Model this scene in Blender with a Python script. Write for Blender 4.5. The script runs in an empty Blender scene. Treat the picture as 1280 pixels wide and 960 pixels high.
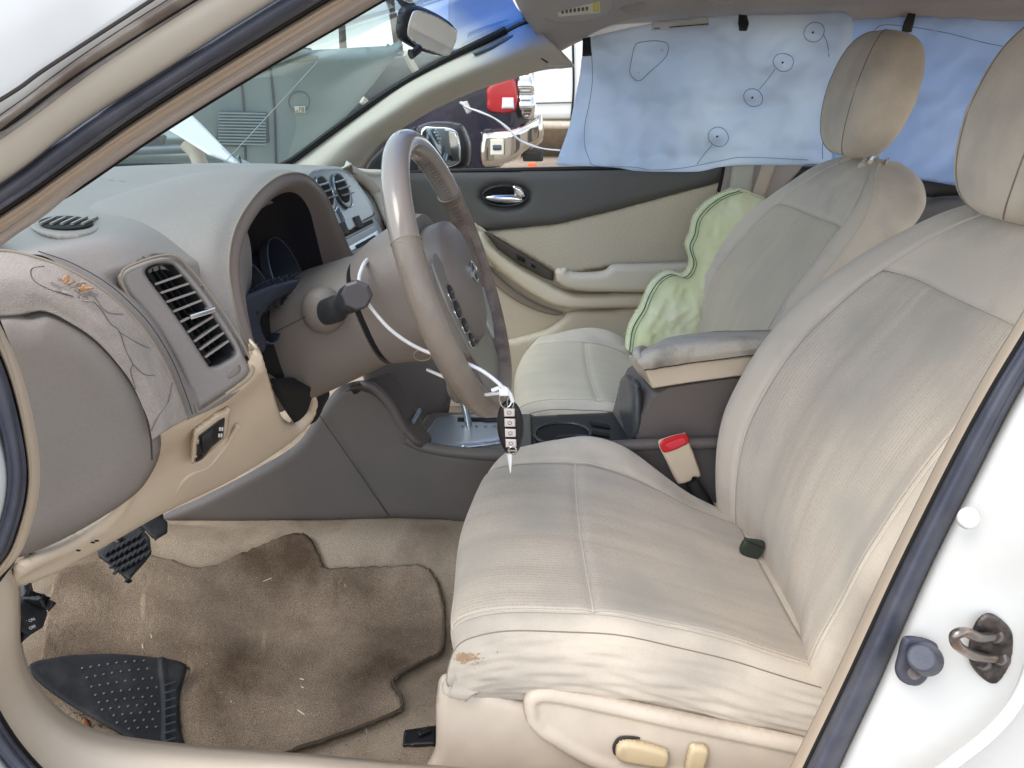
import bpy, bmesh, math, random
import numpy as np
from mathutils import Vector, noise
R = math.radians
random.seed(7)
S = bpy.context.scene
COL = S.collection
# ------------------------------------------------------------------ camera, world, sun, exposure
FPX, PITCH, CAMZ = 950.0, R(21.0), 1.17
cam = bpy.data.objects.new('camera', bpy.data.cameras.new('camera'))
COL.objects.link(cam)
cam.location = (0, 0, CAMZ)
cam.rotation_euler = (math.pi/2 - PITCH, 0, 0)
cam.data.sensor_width = 36; cam.data.lens = FPX/1280*36
cam.data.clip_start = 0.02; cam.data.clip_end = 2000
S.camera = cam
W_ = bpy.data.worlds.new("World"); S.world = W_; W_.use_nodes = True
nt = W_.node_tree
sky = nt.nodes.new('ShaderNodeTexSky'); sky.sky_type = 'NISHITA'; sky.sun_disc = False
SUN_EL, SUN_AZ = R(58), R(228)
sky.sun_elevation = SUN_EL; sky.sun_rotation = SUN_AZ
sky.air_density = 1.0; sky.dust_density = 1.2; sky.ozone_density = 1.0
bg = nt.nodes['Background']; bg.inputs[1].default_value = 0.15
hs = nt.nodes.new('ShaderNodeHueSaturation'); hs.inputs['Saturation'].default_value = .42
nt.links.new(sky.outputs[0], hs.inputs['Color']); nt.links.new(hs.outputs[0], bg.inputs[0])
sun = bpy.data.objects.new('sun', bpy.data.lights.new('sun', 'SUN')); COL.objects.link(sun)
sun.data.energy = .5; sun.data.angle = R(30); sun.data.color = (1, .92, .82)
sd = Vector((math.sin(SUN_AZ)*math.cos(SUN_EL), math.cos(SUN_AZ)*math.cos(SUN_EL), math.sin(SUN_EL)))
sun.rotation_euler = sd.to_track_quat('Z', 'Y').to_euler()
S.view_settings.view_transform = 'Standard'; S.view_settings.look = 'None'
S.view_settings.exposure = 1.5; S.view_settings.gamma = 1
S.cycles.max_bounces = 8; S.cycles.diffuse_bounces = 5; S.cycles.transparent_max_bounces = 12
try: S.cycles.use_denoising = True
except Exception: pass
# ------------------------------------------------------------------ measuring helpers
CP, SP = math.cos(PITCH), math.sin(PITCH)
def ray(x, y):
    u = (480-y)/FPX
    return ((x-640)/FPX, CP+u*SP, -SP+u*CP)
def W(x, y, Y):                      # a measured point of the photograph at lateral distance Y
    a, b, c = ray(x, y); s = Y/b
    return Vector((a*s, Y, CAMZ+c*s))
def WZ(x, y, Z):
    a, b, c = ray(x, y); s = (Z-CAMZ)/c
    return Vector((a*s, b*s, Z))
def V(x, y, z): return Vector((x, y, z))
def pt(p): return p if isinstance(p, Vector) else W(*p)
def plane(a, b, c):                  # plane through three measured points -> f(px,py)->3D
    a, b, c = pt(a), pt(b), pt(c); n = (b-a).cross(c-a).normalized(); d = n.dot(a-Vector((0, 0, CAMZ)))
    def f(x, y, off=0.0):
        r = Vector(ray(x, y)); return Vector((0, 0, CAMZ)) + r*(d/n.dot(r))
    f.n = n if n.y < 0 else -n
    return f
def flatY(Y):
    f = lambda x, y: W(x, y, Y)
    f.n = Vector((0, -1, 0)); return f
def cr(P, n, closed=False):
    P = [tuple(p) for p in P]; m = len(P); A = np.array(P, float)
    if closed: ts = np.linspace(0, m, n, endpoint=False)
    else: ts = np.linspace(0, m-1, n)
    out = []
    for t in ts:
        i = int(math.floor(t)); 
        if not closed and i >= m-1: i = m-2
        f = t-i
        if closed: p0, p1, p2, p3 = A[(i-1) % m], A[i % m], A[(i+1) % m], A[(i+2) % m]
        else:
            p1, p2 = A[i], A[i+1]; p0 = A[i-1] if i > 0 else 2*p1-p2; p3 = A[i+2] if i+2 < m else 2*p2-p1
        out.append(.5*((2*p1)+(-p0+p2)*f+(2*p0-5*p1+4*p2-p3)*f*f+(-p0+3*p1-3*p2+p3)*f**3))
    return np.array(out)
# ------------------------------------------------------------------ object helpers
def wloc(o):
    v = Vector((0, 0, 0))
    while o: v = v+o.location; o = o.parent
    return v
def meta(o, label=None, cat=None, group=None, kind=None):
    if label: o['label'] = label
    if cat: o['category'] = cat
    if group: o['group'] = group
    if kind: o['kind'] = kind
    return o
def thing(name, loc, label, cat, group=None):
    o = bpy.data.objects.new(name, None); COL.objects.link(o); o.location = pt(loc); o.empty_display_size = .05
    return meta(o, label, cat, group)
def obj(name, verts, faces, mat, parent=None, smooth=True, uv=None, solid=0, off=-1, bevel=0, sub=0, auto=None):
    me = bpy.data.meshes.new(name)
    base = wloc(parent) if parent else (sum((Vector(v) for v in verts), Vector())/max(1, len(verts)))
    me.from_pydata([tuple(Vector(v)-base) for v in verts], [], faces)
    if isinstance(mat, (list, tuple)):
        for m in mat: me.materials.append(m)
    else: me.materials.append(mat)
    if uv is not None:
        l = me.uv_layers.new(name='UVMap')
        ids = np.empty(len(me.loops), dtype=np.int32); me.loops.foreach_get('vertex_index', ids)
        l.data.foreach_set('uv', np.array(uv, float)[ids].ravel())
    me.polygons.foreach_set('use_smooth', [bool(smooth)]*len(me.polygons))
    bm = bmesh.new(); bm.from_mesh(me)
    if uv is None: bmesh.ops.remove_doubles(bm, verts=bm.verts, dist=1e-6)
    bm.to_mesh(me); bm.free()
    if smooth and auto: me.set_sharp_from_angle(angle=R(auto))
    o = bpy.data.objects.new(name, me); COL.objects.link(o)
    if parent: o.parent = parent
    else: o.location = base
    if solid:
        m = o.modifiers.new('s', 'SOLIDIFY'); m.thickness = solid; m.offset = off
    if bevel:
        m = o.modifiers.new('b', 'BEVEL'); m.width = bevel; m.segments = 2; m.limit_method = 'ANGLE'; m.angle_limit = R(40)
    if sub:
        m = o.modifiers.new('d', 'SUBSURF'); m.levels = sub; m.render_levels = sub
    return o
class Surf:
    """smooth surface through a grid of points; disp(u,v)->metres along the normal"""
    def __init__(s, grid, nu, nv, disp=None, flip=False):
        G = np.array([[tuple(pt(p)) for p in row] for row in grid], float)
        A = np.array([cr(G[i], nu) for i in range(G.shape[0])])        # rows x nu
        B = np.array([cr(A[:, j], nv) for j in range(nu)])             # nu x nv
        s.P = B.transpose(1, 0, 2)                                     # nv x nu
        s.nu, s.nv = nu, nv
        du = np.gradient(s.P, axis=1); dv = np.gradient(s.P, axis=0)
        N = np.cross(du, dv); N /= (np.linalg.norm(N, axis=2, keepdims=True)+1e-9)
        if flip: N = -N
        s.N = N; s.flip = flip
        if disp:
            D = np.array([[disp(j/(nu-1), i/(nv-1)) for j in range(nu)] for i in range(nv)])
            s.P = s.P+N*D[:, :, None]
    def at(s, u, v, lift=0):
        x = min(max(u, 0), 1)*(s.nu-1); y = min(max(v, 0), 1)*(s.nv-1)
        i, j = min(int(y), s.nv-2), min(int(x), s.nu-2); a, b = y-i, x-j
        p = lambda M: (M[i, j]*(1-a)*(1-b)+M[i, j+1]*(1-a)*b+M[i+1, j]*a*(1-b)+M[i+1, j+1]*a*b)
        return Vector(p(s.P)+p(s.N)*lift)
    def mesh(s, name, mat, parent=None, solid=.004, u=(0, 1), v=(0, 1), lift=0, off=-1, keep=None):
        j0, j1 = round(u[0]*(s.nu-1)), round(u[1]*(s.nu-1)); i0, i1 = round(v[0]*(s.nv-1)), round(v[1]*(s.nv-1))
        P = (s.P+s.N*lift)[i0:i1+1, j0:j1+1]; h, w = P.shape[:2]
        lu = np.concatenate([np.zeros((h, 1)), np.cumsum(np.linalg.norm(np.diff(P, axis=1), axis=2), axis=1)], axis=1).mean(axis=0)
        lv = np.concatenate([np.zeros((1, w)), np.cumsum(np.linalg.norm(np.diff(P, axis=0), axis=2), axis=0)], axis=0).mean(axis=1)
        uv = [(lu[j], lv[i]) for i in range(h) for j in range(w)]
        F = []
        for i in range(h-1):
            for j in range(w-1):
                if keep and not keep((j0+j+.5)/(s.nu-1), (i0+i+.5)/(s.nv-1)): continue
                a = i*w+j; q = (a, a+1, a+w+1, a+w)
                F.append(q[::-1] if s.flip else q)
        return obj(name, P.reshape(-1, 3).tolist(), F, mat, parent, uv=uv, solid=solid, off=off)
    def seam(s, name, path, r, mat, parent, lift=0, n=60):
        pts = cr([(a, b, 0) for a, b in path], n)
        return tube(name, [s.at(a, b, lift) for a, b, _ in pts], r, mat, parent, seg=6)
def tube(name, P, r, mat, parent=None, seg=8, n=None, closed=False, cap=True, flat=1.0):
    P = [pt(p) for p in P]
    if n: P = [Vector(p) for p in cr(P, n, closed)]
    m = len(P); rr = r if isinstance(r, (list, tuple)) else [r]*m
    if len(rr) != m: rr = list(np.interp(np.linspace(0, 1, m), np.linspace(0, 1, len(rr)), rr))
    vs, fs = [], []; up = None
    for i in range(m):
        t = (P[(i+1) % m]-P[i-1]) if closed else (P[min(i+1, m-1)]-P[max(i-1, 0)])
        t = t.normalized() if t.length > 1e-9 else Vector((0, 0, 1))
        if up is None:
            up = t.orthogonal().normalized() if abs(t.z) > .95 else Vector((0, 0, 1))
        a = (up-t*up.dot(t)).normalized(); up = a; b = t.cross(a)
        for k in range(seg):
            g = 2*math.pi*k/seg; vs.append(P[i]+a*math.cos(g)*rr[i]*flat+b*math.sin(g)*rr[i])
    for i in range(m if closed else m-1):
        for k in range(seg):
            a, b = i*seg+k, i*seg+(k+1) % seg; c, d = ((i+1) % m)*seg+(k+1) % seg, ((i+1) % m)*seg+k
            fs.append((a, b, c, d))
    if cap and not closed: fs.append(tuple(range(seg))[::-1]); fs.append(tuple(range((m-1)*seg, m*seg)))
    return obj(name, vs, fs, mat, parent, auto=50)
def loft(name, loops, mat, parent=None, cap0=True, cap1=True, auto=35, solid=0, smooth=True, bevel=0):
    n = len(loops[0]); vs = [v for l in loops for v in l]; fs = []
    for i in range(len(loops)-1):
        for k in range(n):
            fs.append((i*n+k, i*n+(k+1) % n, (i+1)*n+(k+1) % n, (i+1)*n+k))
    if cap0: fs.append(tuple(range(n))[::-1])
    if cap1: fs.append(tuple(range((len(loops)-1)*n, len(loops)*n)))
    return obj(name, vs, fs, mat, parent, auto=auto, solid=solid, smooth=smooth, bevel=bevel)
def box(name, c, size, mat, parent=None, ax=None, bevel=.002):
    c = pt(c); X, Y, Z = ax if ax else (Vector((1, 0, 0)), Vector((0, 1, 0)), Vector((0, 0, 1)))
    vs = [c+X*(size[0]/2*i)+Y*(size[1]/2*j)+Z*(size[2]/2*k) for i in (-1, 1) for j in (-1, 1) for k in (-1, 1)]
    fs = [(0, 1, 3, 2), (4, 6, 7, 5), (0, 4, 5, 1), (2, 3, 7, 6), (0, 2, 6, 4), (1, 5, 7, 3)]
    return obj(name, vs, fs, mat, parent, smooth=False, bevel=bevel)
def bar(name, a, b, w, h, mat, parent=None, up=None, bevel=0):
    a, b = pt(a), pt(b); t = (b-a).normalized(); u = up or Vector((0, 0, 1)); s = t.cross(u).normalized(); u = s.cross(t)
    return box(name, (a+b)/2, ((b-a).length, w, h), mat, parent, (t, s, u), bevel)
def dist_poly(Q, O):
    """signed-free distance and nearest point from points Q(n,2) to closed polygon O(m,2)"""
    best = np.full(len(Q), 1e9); near = np.zeros_like(Q)
    for a, b in zip(O, np.roll(O, -1, axis=0)):
        d = b-a; L = (d*d).sum()
        if L < 1e-9: continue
        t = np.clip(((Q-a)@d)/L, 0, 1); p = a+t[:, None]*d; e = np.hypot(*(Q-p).T)
        m = e < best; best[m] = e[m]; near[m] = p[m]
    return best, near
def inside(Q, O):
    c = np.zeros(len(Q), bool); x, y = Q[:, 0], Q[:, 1]
    for a, b in zip(O, np.roll(O, -1, axis=0)):
        if a[1] == b[1]: continue
        m = ((a[1] > y) != (b[1] > y)) & (x < (b[0]-a[0])*(y-a[1])/(b[1]-a[1])+a[0]); c ^= m
    return c
def relief(name, outline, base, mat, parent=None, res=4, edge=6, depth=.006, dome=0, solid=.006, holes=(), smoothed=True,
           extra=None, nrm=None, n=None, uvs=.001, jit=0):
    """panel whose outline is measured in the photograph and that lies on a surface base(px,py)->3D, with rounded edges"""
    if smoothed: O = cr([(a, b, 0) for a, b in outline], n or max(60, len(outline)*8), True)[:, :2]
    else: O = np.array(outline, float)
    if jit: O = O+np.random.RandomState(4).normal(0, jit, O.shape)
    H = [cr([(a, b, 0) for a, b in h], 60, True)[:, :2] for h in holes]
    x0, y0 = O.min(axis=0)-res; x1, y1 = O.max(axis=0)+res
    nx, ny = int((x1-x0)/res)+2, int((y1-y0)/res)+2
    gx, gy = np.meshgrid(x0+np.arange(nx)*res, y0+np.arange(ny)*res); Q = np.stack([gx.ravel(), gy.ravel()], 1)
    C = Q+res/2; ok = inside(C, O)
    for h in H: ok &= ~inside(C, h)
    cells = [(i*nx+j) for i in range(ny-1) for j in range(nx-1) if ok[i*nx+j]]
    faces = [(a, a+1, a+nx+1, a+nx) for a in cells]
    cnt = {}
    for f in faces:
        for k in range(4):
            e = tuple(sorted((f[k], f[(k+1) % 4]))); cnt[e] = cnt.get(e, 0)+1
    bd = set(v for e, c in cnt.items() if c == 1 for v in e)
    used = sorted(set(v for f in faces for v in f)); idx = {v: i for i, v in enumerate(used)}
    Q = Q[used]; D, N = dist_poly(Q, O)
    for h in H:
        d, nn = dist_poly(Q, h); m = d < D; D[m] = d[m]; N[m] = nn[m]
    for i, v in enumerate(used):
        if v in bd: Q[i] = N[i]; D[i] = 0
    nv = nrm or getattr(base, 'n', Vector((0, -1, 0)))
    vs = []; mx = max(D.max(), 1)
    for (x, y), d in zip(Q, D):
        p = base(x, y); t = min(d/edge, 1) if edge else 1
        k = -depth*(1-math.sqrt(max(0, 1-(1-t)**2)))+dome*(1-(1-min(d/mx, 1))**2)
        if extra: k += extra(x, y, d)
        vs.append(p+nv*k)
    uv = [(x*uvs, -y*uvs) for x, y in Q]
    F = [tuple(idx[v] for v in f)[::-1] for f in faces]
    # orientation: normal toward nv
    a, b, c = (vs[F[len(F)//2][k]] for k in range(3))
    if (b-a).cross(c-a).dot(nv) < 0: F = [f[::-1] for f in F]
    return obj(name, vs, F, mat, parent, uv=uv, solid=solid)
def sph(name, c, r, mat, parent=None, ax=None, e=1.0, seg=24, ring=14, shape=None):
    """superellipsoid"""
    c = pt(c); X, Y, Z = ax if ax else (Vector((1, 0, 0)), Vector((0, 1, 0)), Vector((0, 0, 1)))
    sp = lambda v, p: math.copysign(abs(v)**p, v)
    vs = [c-Z*r[2]]
    for i in range(1, ring):
        ph = -math.pi/2+math.pi*i/ring
        for k in range(seg):
            th = 2*math.pi*k/seg
            x, y, z = sp(math.cos(ph), e)*sp(math.cos(th), e), sp(math.cos(ph), e)*sp(math.sin(th), e), sp(math.sin(ph), e)
            if shape: x, y, z = shape(x, y, z)
            vs.append(c+X*r[0]*x+Y*r[1]*y+Z*r[2]*z)
    vs.append(c+Z*r[2]); T = len(vs)-1; fs = []
    for k in range(seg): fs.append((0, 1+(k+1) % seg, 1+k)); fs.append((T, T-seg+k, T-seg+(k+1) % seg))
    for i in range(ring-2):
        for k in range(seg):
            a = 1+i*seg+k; b = 1+i*seg+(k+1) % seg; fs.append((a, b, b+seg, a+seg))
    return obj(name, vs, fs, mat, parent)
def cyl(name, a, b, r, mat, parent=None, r2=None, seg=24, bevel=0):
    a, b = pt(a), pt(b); t = (b-a).normalized(); u = t.orthogonal().normalized(); w = t.cross(u); r2 = r if r2 is None else r2
    L = [[p+(u*math.cos(2*math.pi*k/seg)+w*math.sin(2*math.pi*k/seg))*q for k in range(seg)] for p, q in ((a, r), (b, r2))]
    return loft(name, L, mat, parent, auto=40, bevel=bevel)
def text(name, s, c, size, xa, ya, mat, parent=None, ext=.0002):
    cu = bpy.data.curves.new(name, 'FONT'); cu.body = s; cu.size = size; cu.align_x = 'CENTER'; cu.align_y = 'CENTER'; cu.extrude = ext
    cu.materials.append(mat); o = bpy.data.objects.new(name, cu); COL.objects.link(o)
    xa = xa.normalized(); za = xa.cross(ya).normalized(); ya = za.cross(xa)
    from mathutils import Matrix
    m = Matrix((xa, ya, za)).transposed(); o.rotation_euler = m.to_euler()
    o.location = pt(c)-(wloc(parent) if parent else Vector())
    if parent: o.parent = parent
    bpy.context.view_layer.update(); me = bpy.data.meshes.new_from_object(o.evaluated_get(bpy.context.evaluated_depsgraph_get()))
    q = bpy.data.objects.new(name, me); COL.objects.link(q); q.location = o.location.copy(); q.rotation_euler = o.rotation_euler.copy(); q.parent = parent
    bpy.data.objects.remove(o)
    return q
# ------------------------------------------------------------------ materials
def mat(name, col, rough=.6, metal=0, col2=None, vs=8, vlo=.4, vhi=.62, bump=0, bs=200, grain=0, gs=400, sheen=0, coat=0, uvspace=False,
        trans=0, spec=.5, detail=4):
    m = bpy.data.materials.new(name); m.use_nodes = True; t = m.node_tree; N, L = t.nodes, t.links
    b = N['Principled BSDF']; b.inputs['Base Color'].default_value = (*col, 1); b.inputs['Roughness'].default_value = rough
    b.inputs['Metallic'].default_value = metal; b.inputs['Sheen Weight'].default_value = sheen; b.inputs['Coat Weight'].default_value = coat
    b.inputs['Specular IOR Level'].default_value = spec
    tc = N.new('ShaderNodeTexCoord'); src = tc.outputs['UV' if uvspace else 'Object']; last = None
    if col2 is not None:
        n = N.new('ShaderNodeTexNoise'); n.inputs['Scale'].default_value = vs; n.inputs['Detail'].default_value = detail; L.new(src, n.inputs['Vector'])
        r = N.new('ShaderNodeMapRange'); r.inputs[1].default_value = vlo; r.inputs[2].default_value = vhi; L.new(n.outputs[0], r.inputs[0])
        x = N.new('ShaderNodeMix'); x.data_type = 'RGBA'; x.inputs[6].default_value = (*col, 1); x.inputs[7].default_value = (*col2, 1)
        L.new(r.outputs[0], x.inputs[0]); last = x.outputs[2]
    if grain:
        n = N.new('ShaderNodeTexNoise'); n.inputs['Scale'].default_value = gs; n.inputs['Detail'].default_value = 2; L.new(src, n.inputs['Vector'])
        r = N.new('ShaderNodeMapRange'); r.inputs[1].default_value = .3; r.inputs[2].default_value = .7
        r.inputs[3].default_value = 1-grain; r.inputs[4].default_value = 1+grain; L.new(n.outputs[0], r.inputs[0])
        x = N.new('ShaderNodeVectorMath'); x.operation = 'SCALE'
        if last: L.new(last, x.inputs[0])
        else: x.inputs[0].default_value = col
        L.new(r.outputs[0], x.inputs['Scale']); last = x.outputs[0]
    if last: L.new(last, b.inputs['Base Color'])
    if bump:
        n = N.new('ShaderNodeTexNoise'); n.inputs['Scale'].default_value = bs; n.inputs['Detail'].default_value = 3; L.new(src, n.inputs['Vector'])
        q = N.new('ShaderNodeBump'); q.inputs['Strength'].default_value = bump; q.inputs['Distance'].default_value = .002
        L.new(n.outputs[0], q.inputs['Height']); L.new(q.outputs[0], b.inputs['Normal'])
    if trans:
        tr = N.new('ShaderNodeBsdfTranslucent'); mx = N.new('ShaderNodeMixShader'); mx.inputs[0].default_value = trans
        if last: L.new(last, tr.inputs[0])
        else: tr.inputs[0].default_value = (*col, 1)
        L.new(b.outputs[0], mx.inputs[1]); L.new(tr.outputs[0], mx.inputs[2]); L.new(mx.outputs[0], N['Material Output'].inputs[0])
    return m
def glassmat(name, tint, refl=.08, haze=0, hcol=(.6, .7, .7), top=None):
    m = bpy.data.materials.new(name); m.use_nodes = True; t = m.node_tree; N, L = t.nodes, t.links; N.remove(N['Principled BSDF'])
    tr = N.new('ShaderNodeBsdfTransparent'); tr.inputs[0].default_value = (*tint, 1)
    if top:
        tc = N.new('ShaderNodeTexCoord'); s = N.new('ShaderNodeSeparateXYZ'); L.new(tc.outputs['UV'], s.inputs[0])
        r = N.new('ShaderNodeMapRange'); r.inputs[1].default_value = top[0]; r.inputs[2].default_value = top[1]; L.new(s.outputs[1], r.inputs[0])
        x = N.new('ShaderNodeMix'); x.data_type = 'RGBA'; x.inputs[6].default_value = (*tint, 1); x.inputs[7].default_value = (*top[2], 1)
        L.new(r.outputs[0], x.inputs[0]); L.new(x.outputs[2], tr.inputs[0])
    g = N.new('ShaderNodeBsdfGlossy'); g.inputs['Roughness'].default_value = .02
    f = N.new('ShaderNodeFresnel'); gm = N.new('ShaderNodeNewGeometry'); ri = N.new('ShaderNodeMapRange'); ri.inputs[3].default_value = 1.45; ri.inputs[4].default_value = 1/1.45
    L.new(gm.outputs['Backfacing'], ri.inputs[0]); L.new(ri.outputs[0], f.inputs[0])
    mm = N.new('ShaderNodeMath'); mm.operation = 'MULTIPLY'; mm.inputs[1].default_value = refl/.08; L.new(f.outputs[0], mm.inputs[0]); mm.use_clamp = True
    mx = N.new('ShaderNodeMixShader'); L.new(mm.outputs[0], mx.inputs[0]); L.new(tr.outputs[0], mx.inputs[1]); L.new(g.outputs[0], mx.inputs[2]); out = mx.outputs[0]
    if haze:
        d = N.new('ShaderNodeBsdfDiffuse'); d.inputs[0].default_value = (*hcol, 1); m2 = N.new('ShaderNodeMixShader'); m2.inputs[0].default_value = haze
        L.new(out, m2.inputs[1]); L.new(d.outputs[0], m2.inputs[2]); out = m2.outputs[0]
    L.new(out, N['Material Output'].inputs[0]); return m
def weavemat(name, col, col2, su=170, sv=170, amt=.26, stain=None, ss=6, big=14):
    """cloth with fine stitched rows running across, in UV metres"""
    m = bpy.data.materials.new(name); m.use_nodes = True; t = m.node_tree; N, L = t.nodes, t.links; b = N['Principled BSDF']
    b.inputs['Roughness'].default_value = .9; b.inputs['Sheen Weight'].default_value = .15; b.inputs['Specular IOR Level'].default_value = .2
    tc = N.new('ShaderNodeTexCoord'); sx = N.new('ShaderNodeSeparateXYZ'); L.new(tc.outputs['UV'], sx.inputs[0])
    def sine(o, k):
        a = N.new('ShaderNodeMath'); a.operation = 'MULTIPLY'; a.inputs[1].default_value = k*2*math.pi; L.new(o, a.inputs[0])
        s = N.new('ShaderNodeMath'); s.operation = 'SINE'; L.new(a.outputs[0], s.inputs[0]); return s.outputs[0]
    def op(o, a, c, second=None):
        k = N.new('ShaderNodeMath'); k.operation = o
        L.new(a, k.inputs[0])
        if second is not None: L.new(second, k.inputs[1])
        else: k.inputs[1].default_value = c
        return k.outputs[0]
    r1 = sine(sx.outputs[1], su); r2 = sine(sx.outputs[0], sv); r3 = sine(sx.outputs[0], big)
    def streak(a_, b_, d_=2):
        mp = N.new('ShaderNodeMapping'); mp.inputs['Scale'].default_value = (a_, b_, 1); L.new(tc.outputs['UV'], mp.inputs[0])
        q_ = N.new('ShaderNodeTexNoise'); q_.inputs['Scale'].default_value = 1; q_.inputs['Detail'].default_value = d_; L.new(mp.outputs[0], q_.inputs['Vector']); return q_.outputs[0]
    row = op('POWER', op('MAXIMUM', r2, 0), 1.6)
    brk = N.new('ShaderNodeMapRange'); brk.inputs[1].default_value = .40; brk.inputs[2].default_value = .60; L.new(streak(110, 420, 3), brk.inputs[0])
    dots = op('ADD', op('MULTIPLY', row, 0, brk.outputs[0]), 0, op('MULTIPLY', streak(900, 260), .35))
    lng = N.new('ShaderNodeMapRange'); lng.inputs[1].default_value = .45; lng.inputs[2].default_value = .7; lng.inputs[4].default_value = .5; L.new(streak(38, 3, 4), lng.inputs[0])
    dots = op('ADD', dots, 0, lng.outputs[0])
    nn = N.new('ShaderNodeTexNoise'); nn.inputs['Scale'].default_value = 260; L.new(tc.outputs['UV'], nn.inputs['Vector'])
    n2 = N.new('ShaderNodeTexNoise'); n2.inputs['Scale'].default_value = ss; n2.inputs['Detail'].default_value = 6; L.new(tc.outputs['UV'], n2.inputs['Vector'])
    band = op('ADD', op('MULTIPLY', r3, .10), 0, op('MULTIPLY', nn.outputs[0], .5))
    f = op('ADD', op('MULTIPLY', dots, amt*2), 0, op('MULTIPLY', band, .5)); 
    x = N.new('ShaderNodeMix'); x.data_type = 'RGBA'; x.clamp_factor = True; x.inputs[6].default_value = (*col, 1); x.inputs[7].default_value = (*col2, 1); L.new(f, x.inputs[0])
    last = x.outputs[2]
    if stain:
        r = N.new('ShaderNodeMapRange'); r.inputs[1].default_value = .42; r.inputs[2].default_value = .66; r.inputs[4].default_value = .9; L.new(n2.outputs[0], r.inputs[0])
        y = N.new('ShaderNodeMix'); y.data_type = 'RGBA'; L.new(r.outputs[0], y.inputs[0]); L.new(last, y.inputs[6]); y.inputs[7].default_value = (*stain, 1); last = y.outputs[2]
    L.new(last, b.inputs['Base Color'])
    q = N.new('ShaderNodeBump'); q.inputs['Strength'].default_value = .35; q.inputs['Distance'].default_value = .001; q.invert = True
    L.new(f, q.inputs['Height']); L.new(q.outputs[0], b.inputs['Normal'])
    return m
M = {}
M['dash'] = mat('dash_vinyl', (.255, .235, .217), .55, bump=.25, bs=900, col2=(.235, .213, .196), vs=5, grain=.05)
M['dashdk'] = mat('dash_brown_plastic', (.16, .128, .112), .5, bump=.2, bs=900, grain=.05)
M['endcap'] = mat('endcap_plastic', (.20, .178, .16), .5, bump=.2, bs=900, grain=.04)
M['beige'] = mat('beige_plastic', (.70, .585, .45), .5, bump=.12, bs=800, col2=(.65, .54, .41), vs=6)
M['cream'] = mat('cream_plastic', (.64, .555, .45), .55, bump=.1, bs=700, col2=(.54, .465, .375), vs=9)
M['greytrim'] = mat('grey_trim_plastic', (.105, .10, .092), .5, bump=.2, bs=800, grain=.05)
M['console'] = mat('console_plastic', (.12, .105, .095), .5, bump=.2, bs=800, grain=.06, col2=(.105, .094, .086), vs=6)
M['black'] = mat('black_plastic', (.012, .013, .015), .4, bump=.1, bs=500)
M['blackmatt'] = mat('black_rubber', (.018, .02, .024), .7, bump=.3, bs=400, col2=(.05, .05, .05), vs=30, vlo=.5, vhi=.8)
M['gap'] = mat('dark_gap', (.006, .006, .006), .9)
M['cluster'] = mat('cluster_black', (.010, .011, .018), .6)
M['navy'] = mat('seal_rubber', (.05, .056, .082), .5, bump=.2, bs=300, col2=(.08, .085, .11), vs=20)
M['tan'] = mat('tan_edge', (.48, .385, .30), .6)
M['mauve'] = mat('mauve_trim', (.43, .375, .335), .65, bump=.15, bs=900)
M['pillar'] = mat('pillar_cloth', (.52, .49, .42), .85, bump=.2, bs=1200, grain=.04)
M['head'] = mat('headliner_cloth', (.44, .42, .415), .9, bump=.3, bs=900, grain=.06)
M['white'] = mat('white_paint', (.78, .79, .78), .22, coat=.5, col2=(.70, .71, .70), vs=7, vlo=.55, vhi=.8)
M['strip'] = mat('grey_brown_moulding', (.16, .13, .11), .6, bump=.3, bs=200, col2=(.26, .23, .2), vs=30)
M['fab'] = mat('seat_cloth', (.64, .565, .465), .9, col2=(.43, .385, .325), vs=7, vlo=.46, vhi=.72, detail=8, bump=.35, bs=1500, grain=.07, gs=900, sheen=.2, spec=.2)
M['fabside'] = mat('seat_side_cloth', (.57, .48, .385), .9, col2=(.50, .40, .31), vs=7, bump=.35, bs=1500, grain=.06, gs=900, sheen=.1, spec=.2)
M['fabgrey'] = mat('worn_armrest_cloth', (.54, .49, .41), .9, col2=(.16, .145, .125), vs=11, vlo=.50, vhi=.72, detail=7, bump=.4, bs=900, grain=.08, spec=.2)
M['weave'] = weavemat('seat_weave', (.66, .585, .485), (.36, .30, .235), stain=(.43, .395, .34))
M['weave2'] = weavemat('seat_weave_far', (.64, .57, .44), (.50, .44, .34), stain=(.53, .475, .375))
M['seamd'] = mat('seam_dark', (.26, .22, .175), .9)
M['seaml'] = mat('seam_light', (.62, .57, .49), .9)
M['doorcloth'] = mat('door_cloth', (.62, .54, .405), .9, bump=.5, bs=500, grain=.12, gs=300, spec=.2)
M['leather'] = mat('wheel_leather', (.25, .21, .175), .30, bump=.35, bs=350, col2=(.20, .165, .135), vs=14)
M['leatherdk'] = mat('wheel_worn_leather', (.15, .115, .095), .45, bump=.6, bs=250, col2=(.22, .17, .14), vs=60)
M['hub'] = mat('hub_plastic', (.17, .145, .13), .42, bump=.2, bs=700)
M['spoke'] = mat('spoke_silver', (.26, .24, .23), .32, metal=.4)
M['chrome'] = mat('chrome', (.75, .77, .8), .12, metal=1)
M['silver'] = mat('satin_silver', (.42, .48, .54), .32, metal=.85, col2=(.5, .55, .6), vs=5)
M['steelblue'] = mat('stack_grey', (.075, .10, .125), .4, metal=.2)
M['mirror'] = mat('mirror_glass', (.86, .9, .92), .03, metal=1)
M['zip'] = mat('white_nylon', (.85, .86, .88), .4)
M['red'] = mat('red_plastic', (.62, .02, .025), .35)
M['taillight'] = mat('red_lens', (.42, .008, .014), .2, coat=.4)
M['lenswhite'] = mat('white_lens', (.85, .8, .85), .2)
M['paper'] = mat('paper_label', (.75, .72, .6), .7)
M['ink'] = mat('ink', (.035, .03, .028), .8)
M['inkblue'] = mat('stitch_blue', (.20, .25, .36), .8)
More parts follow.
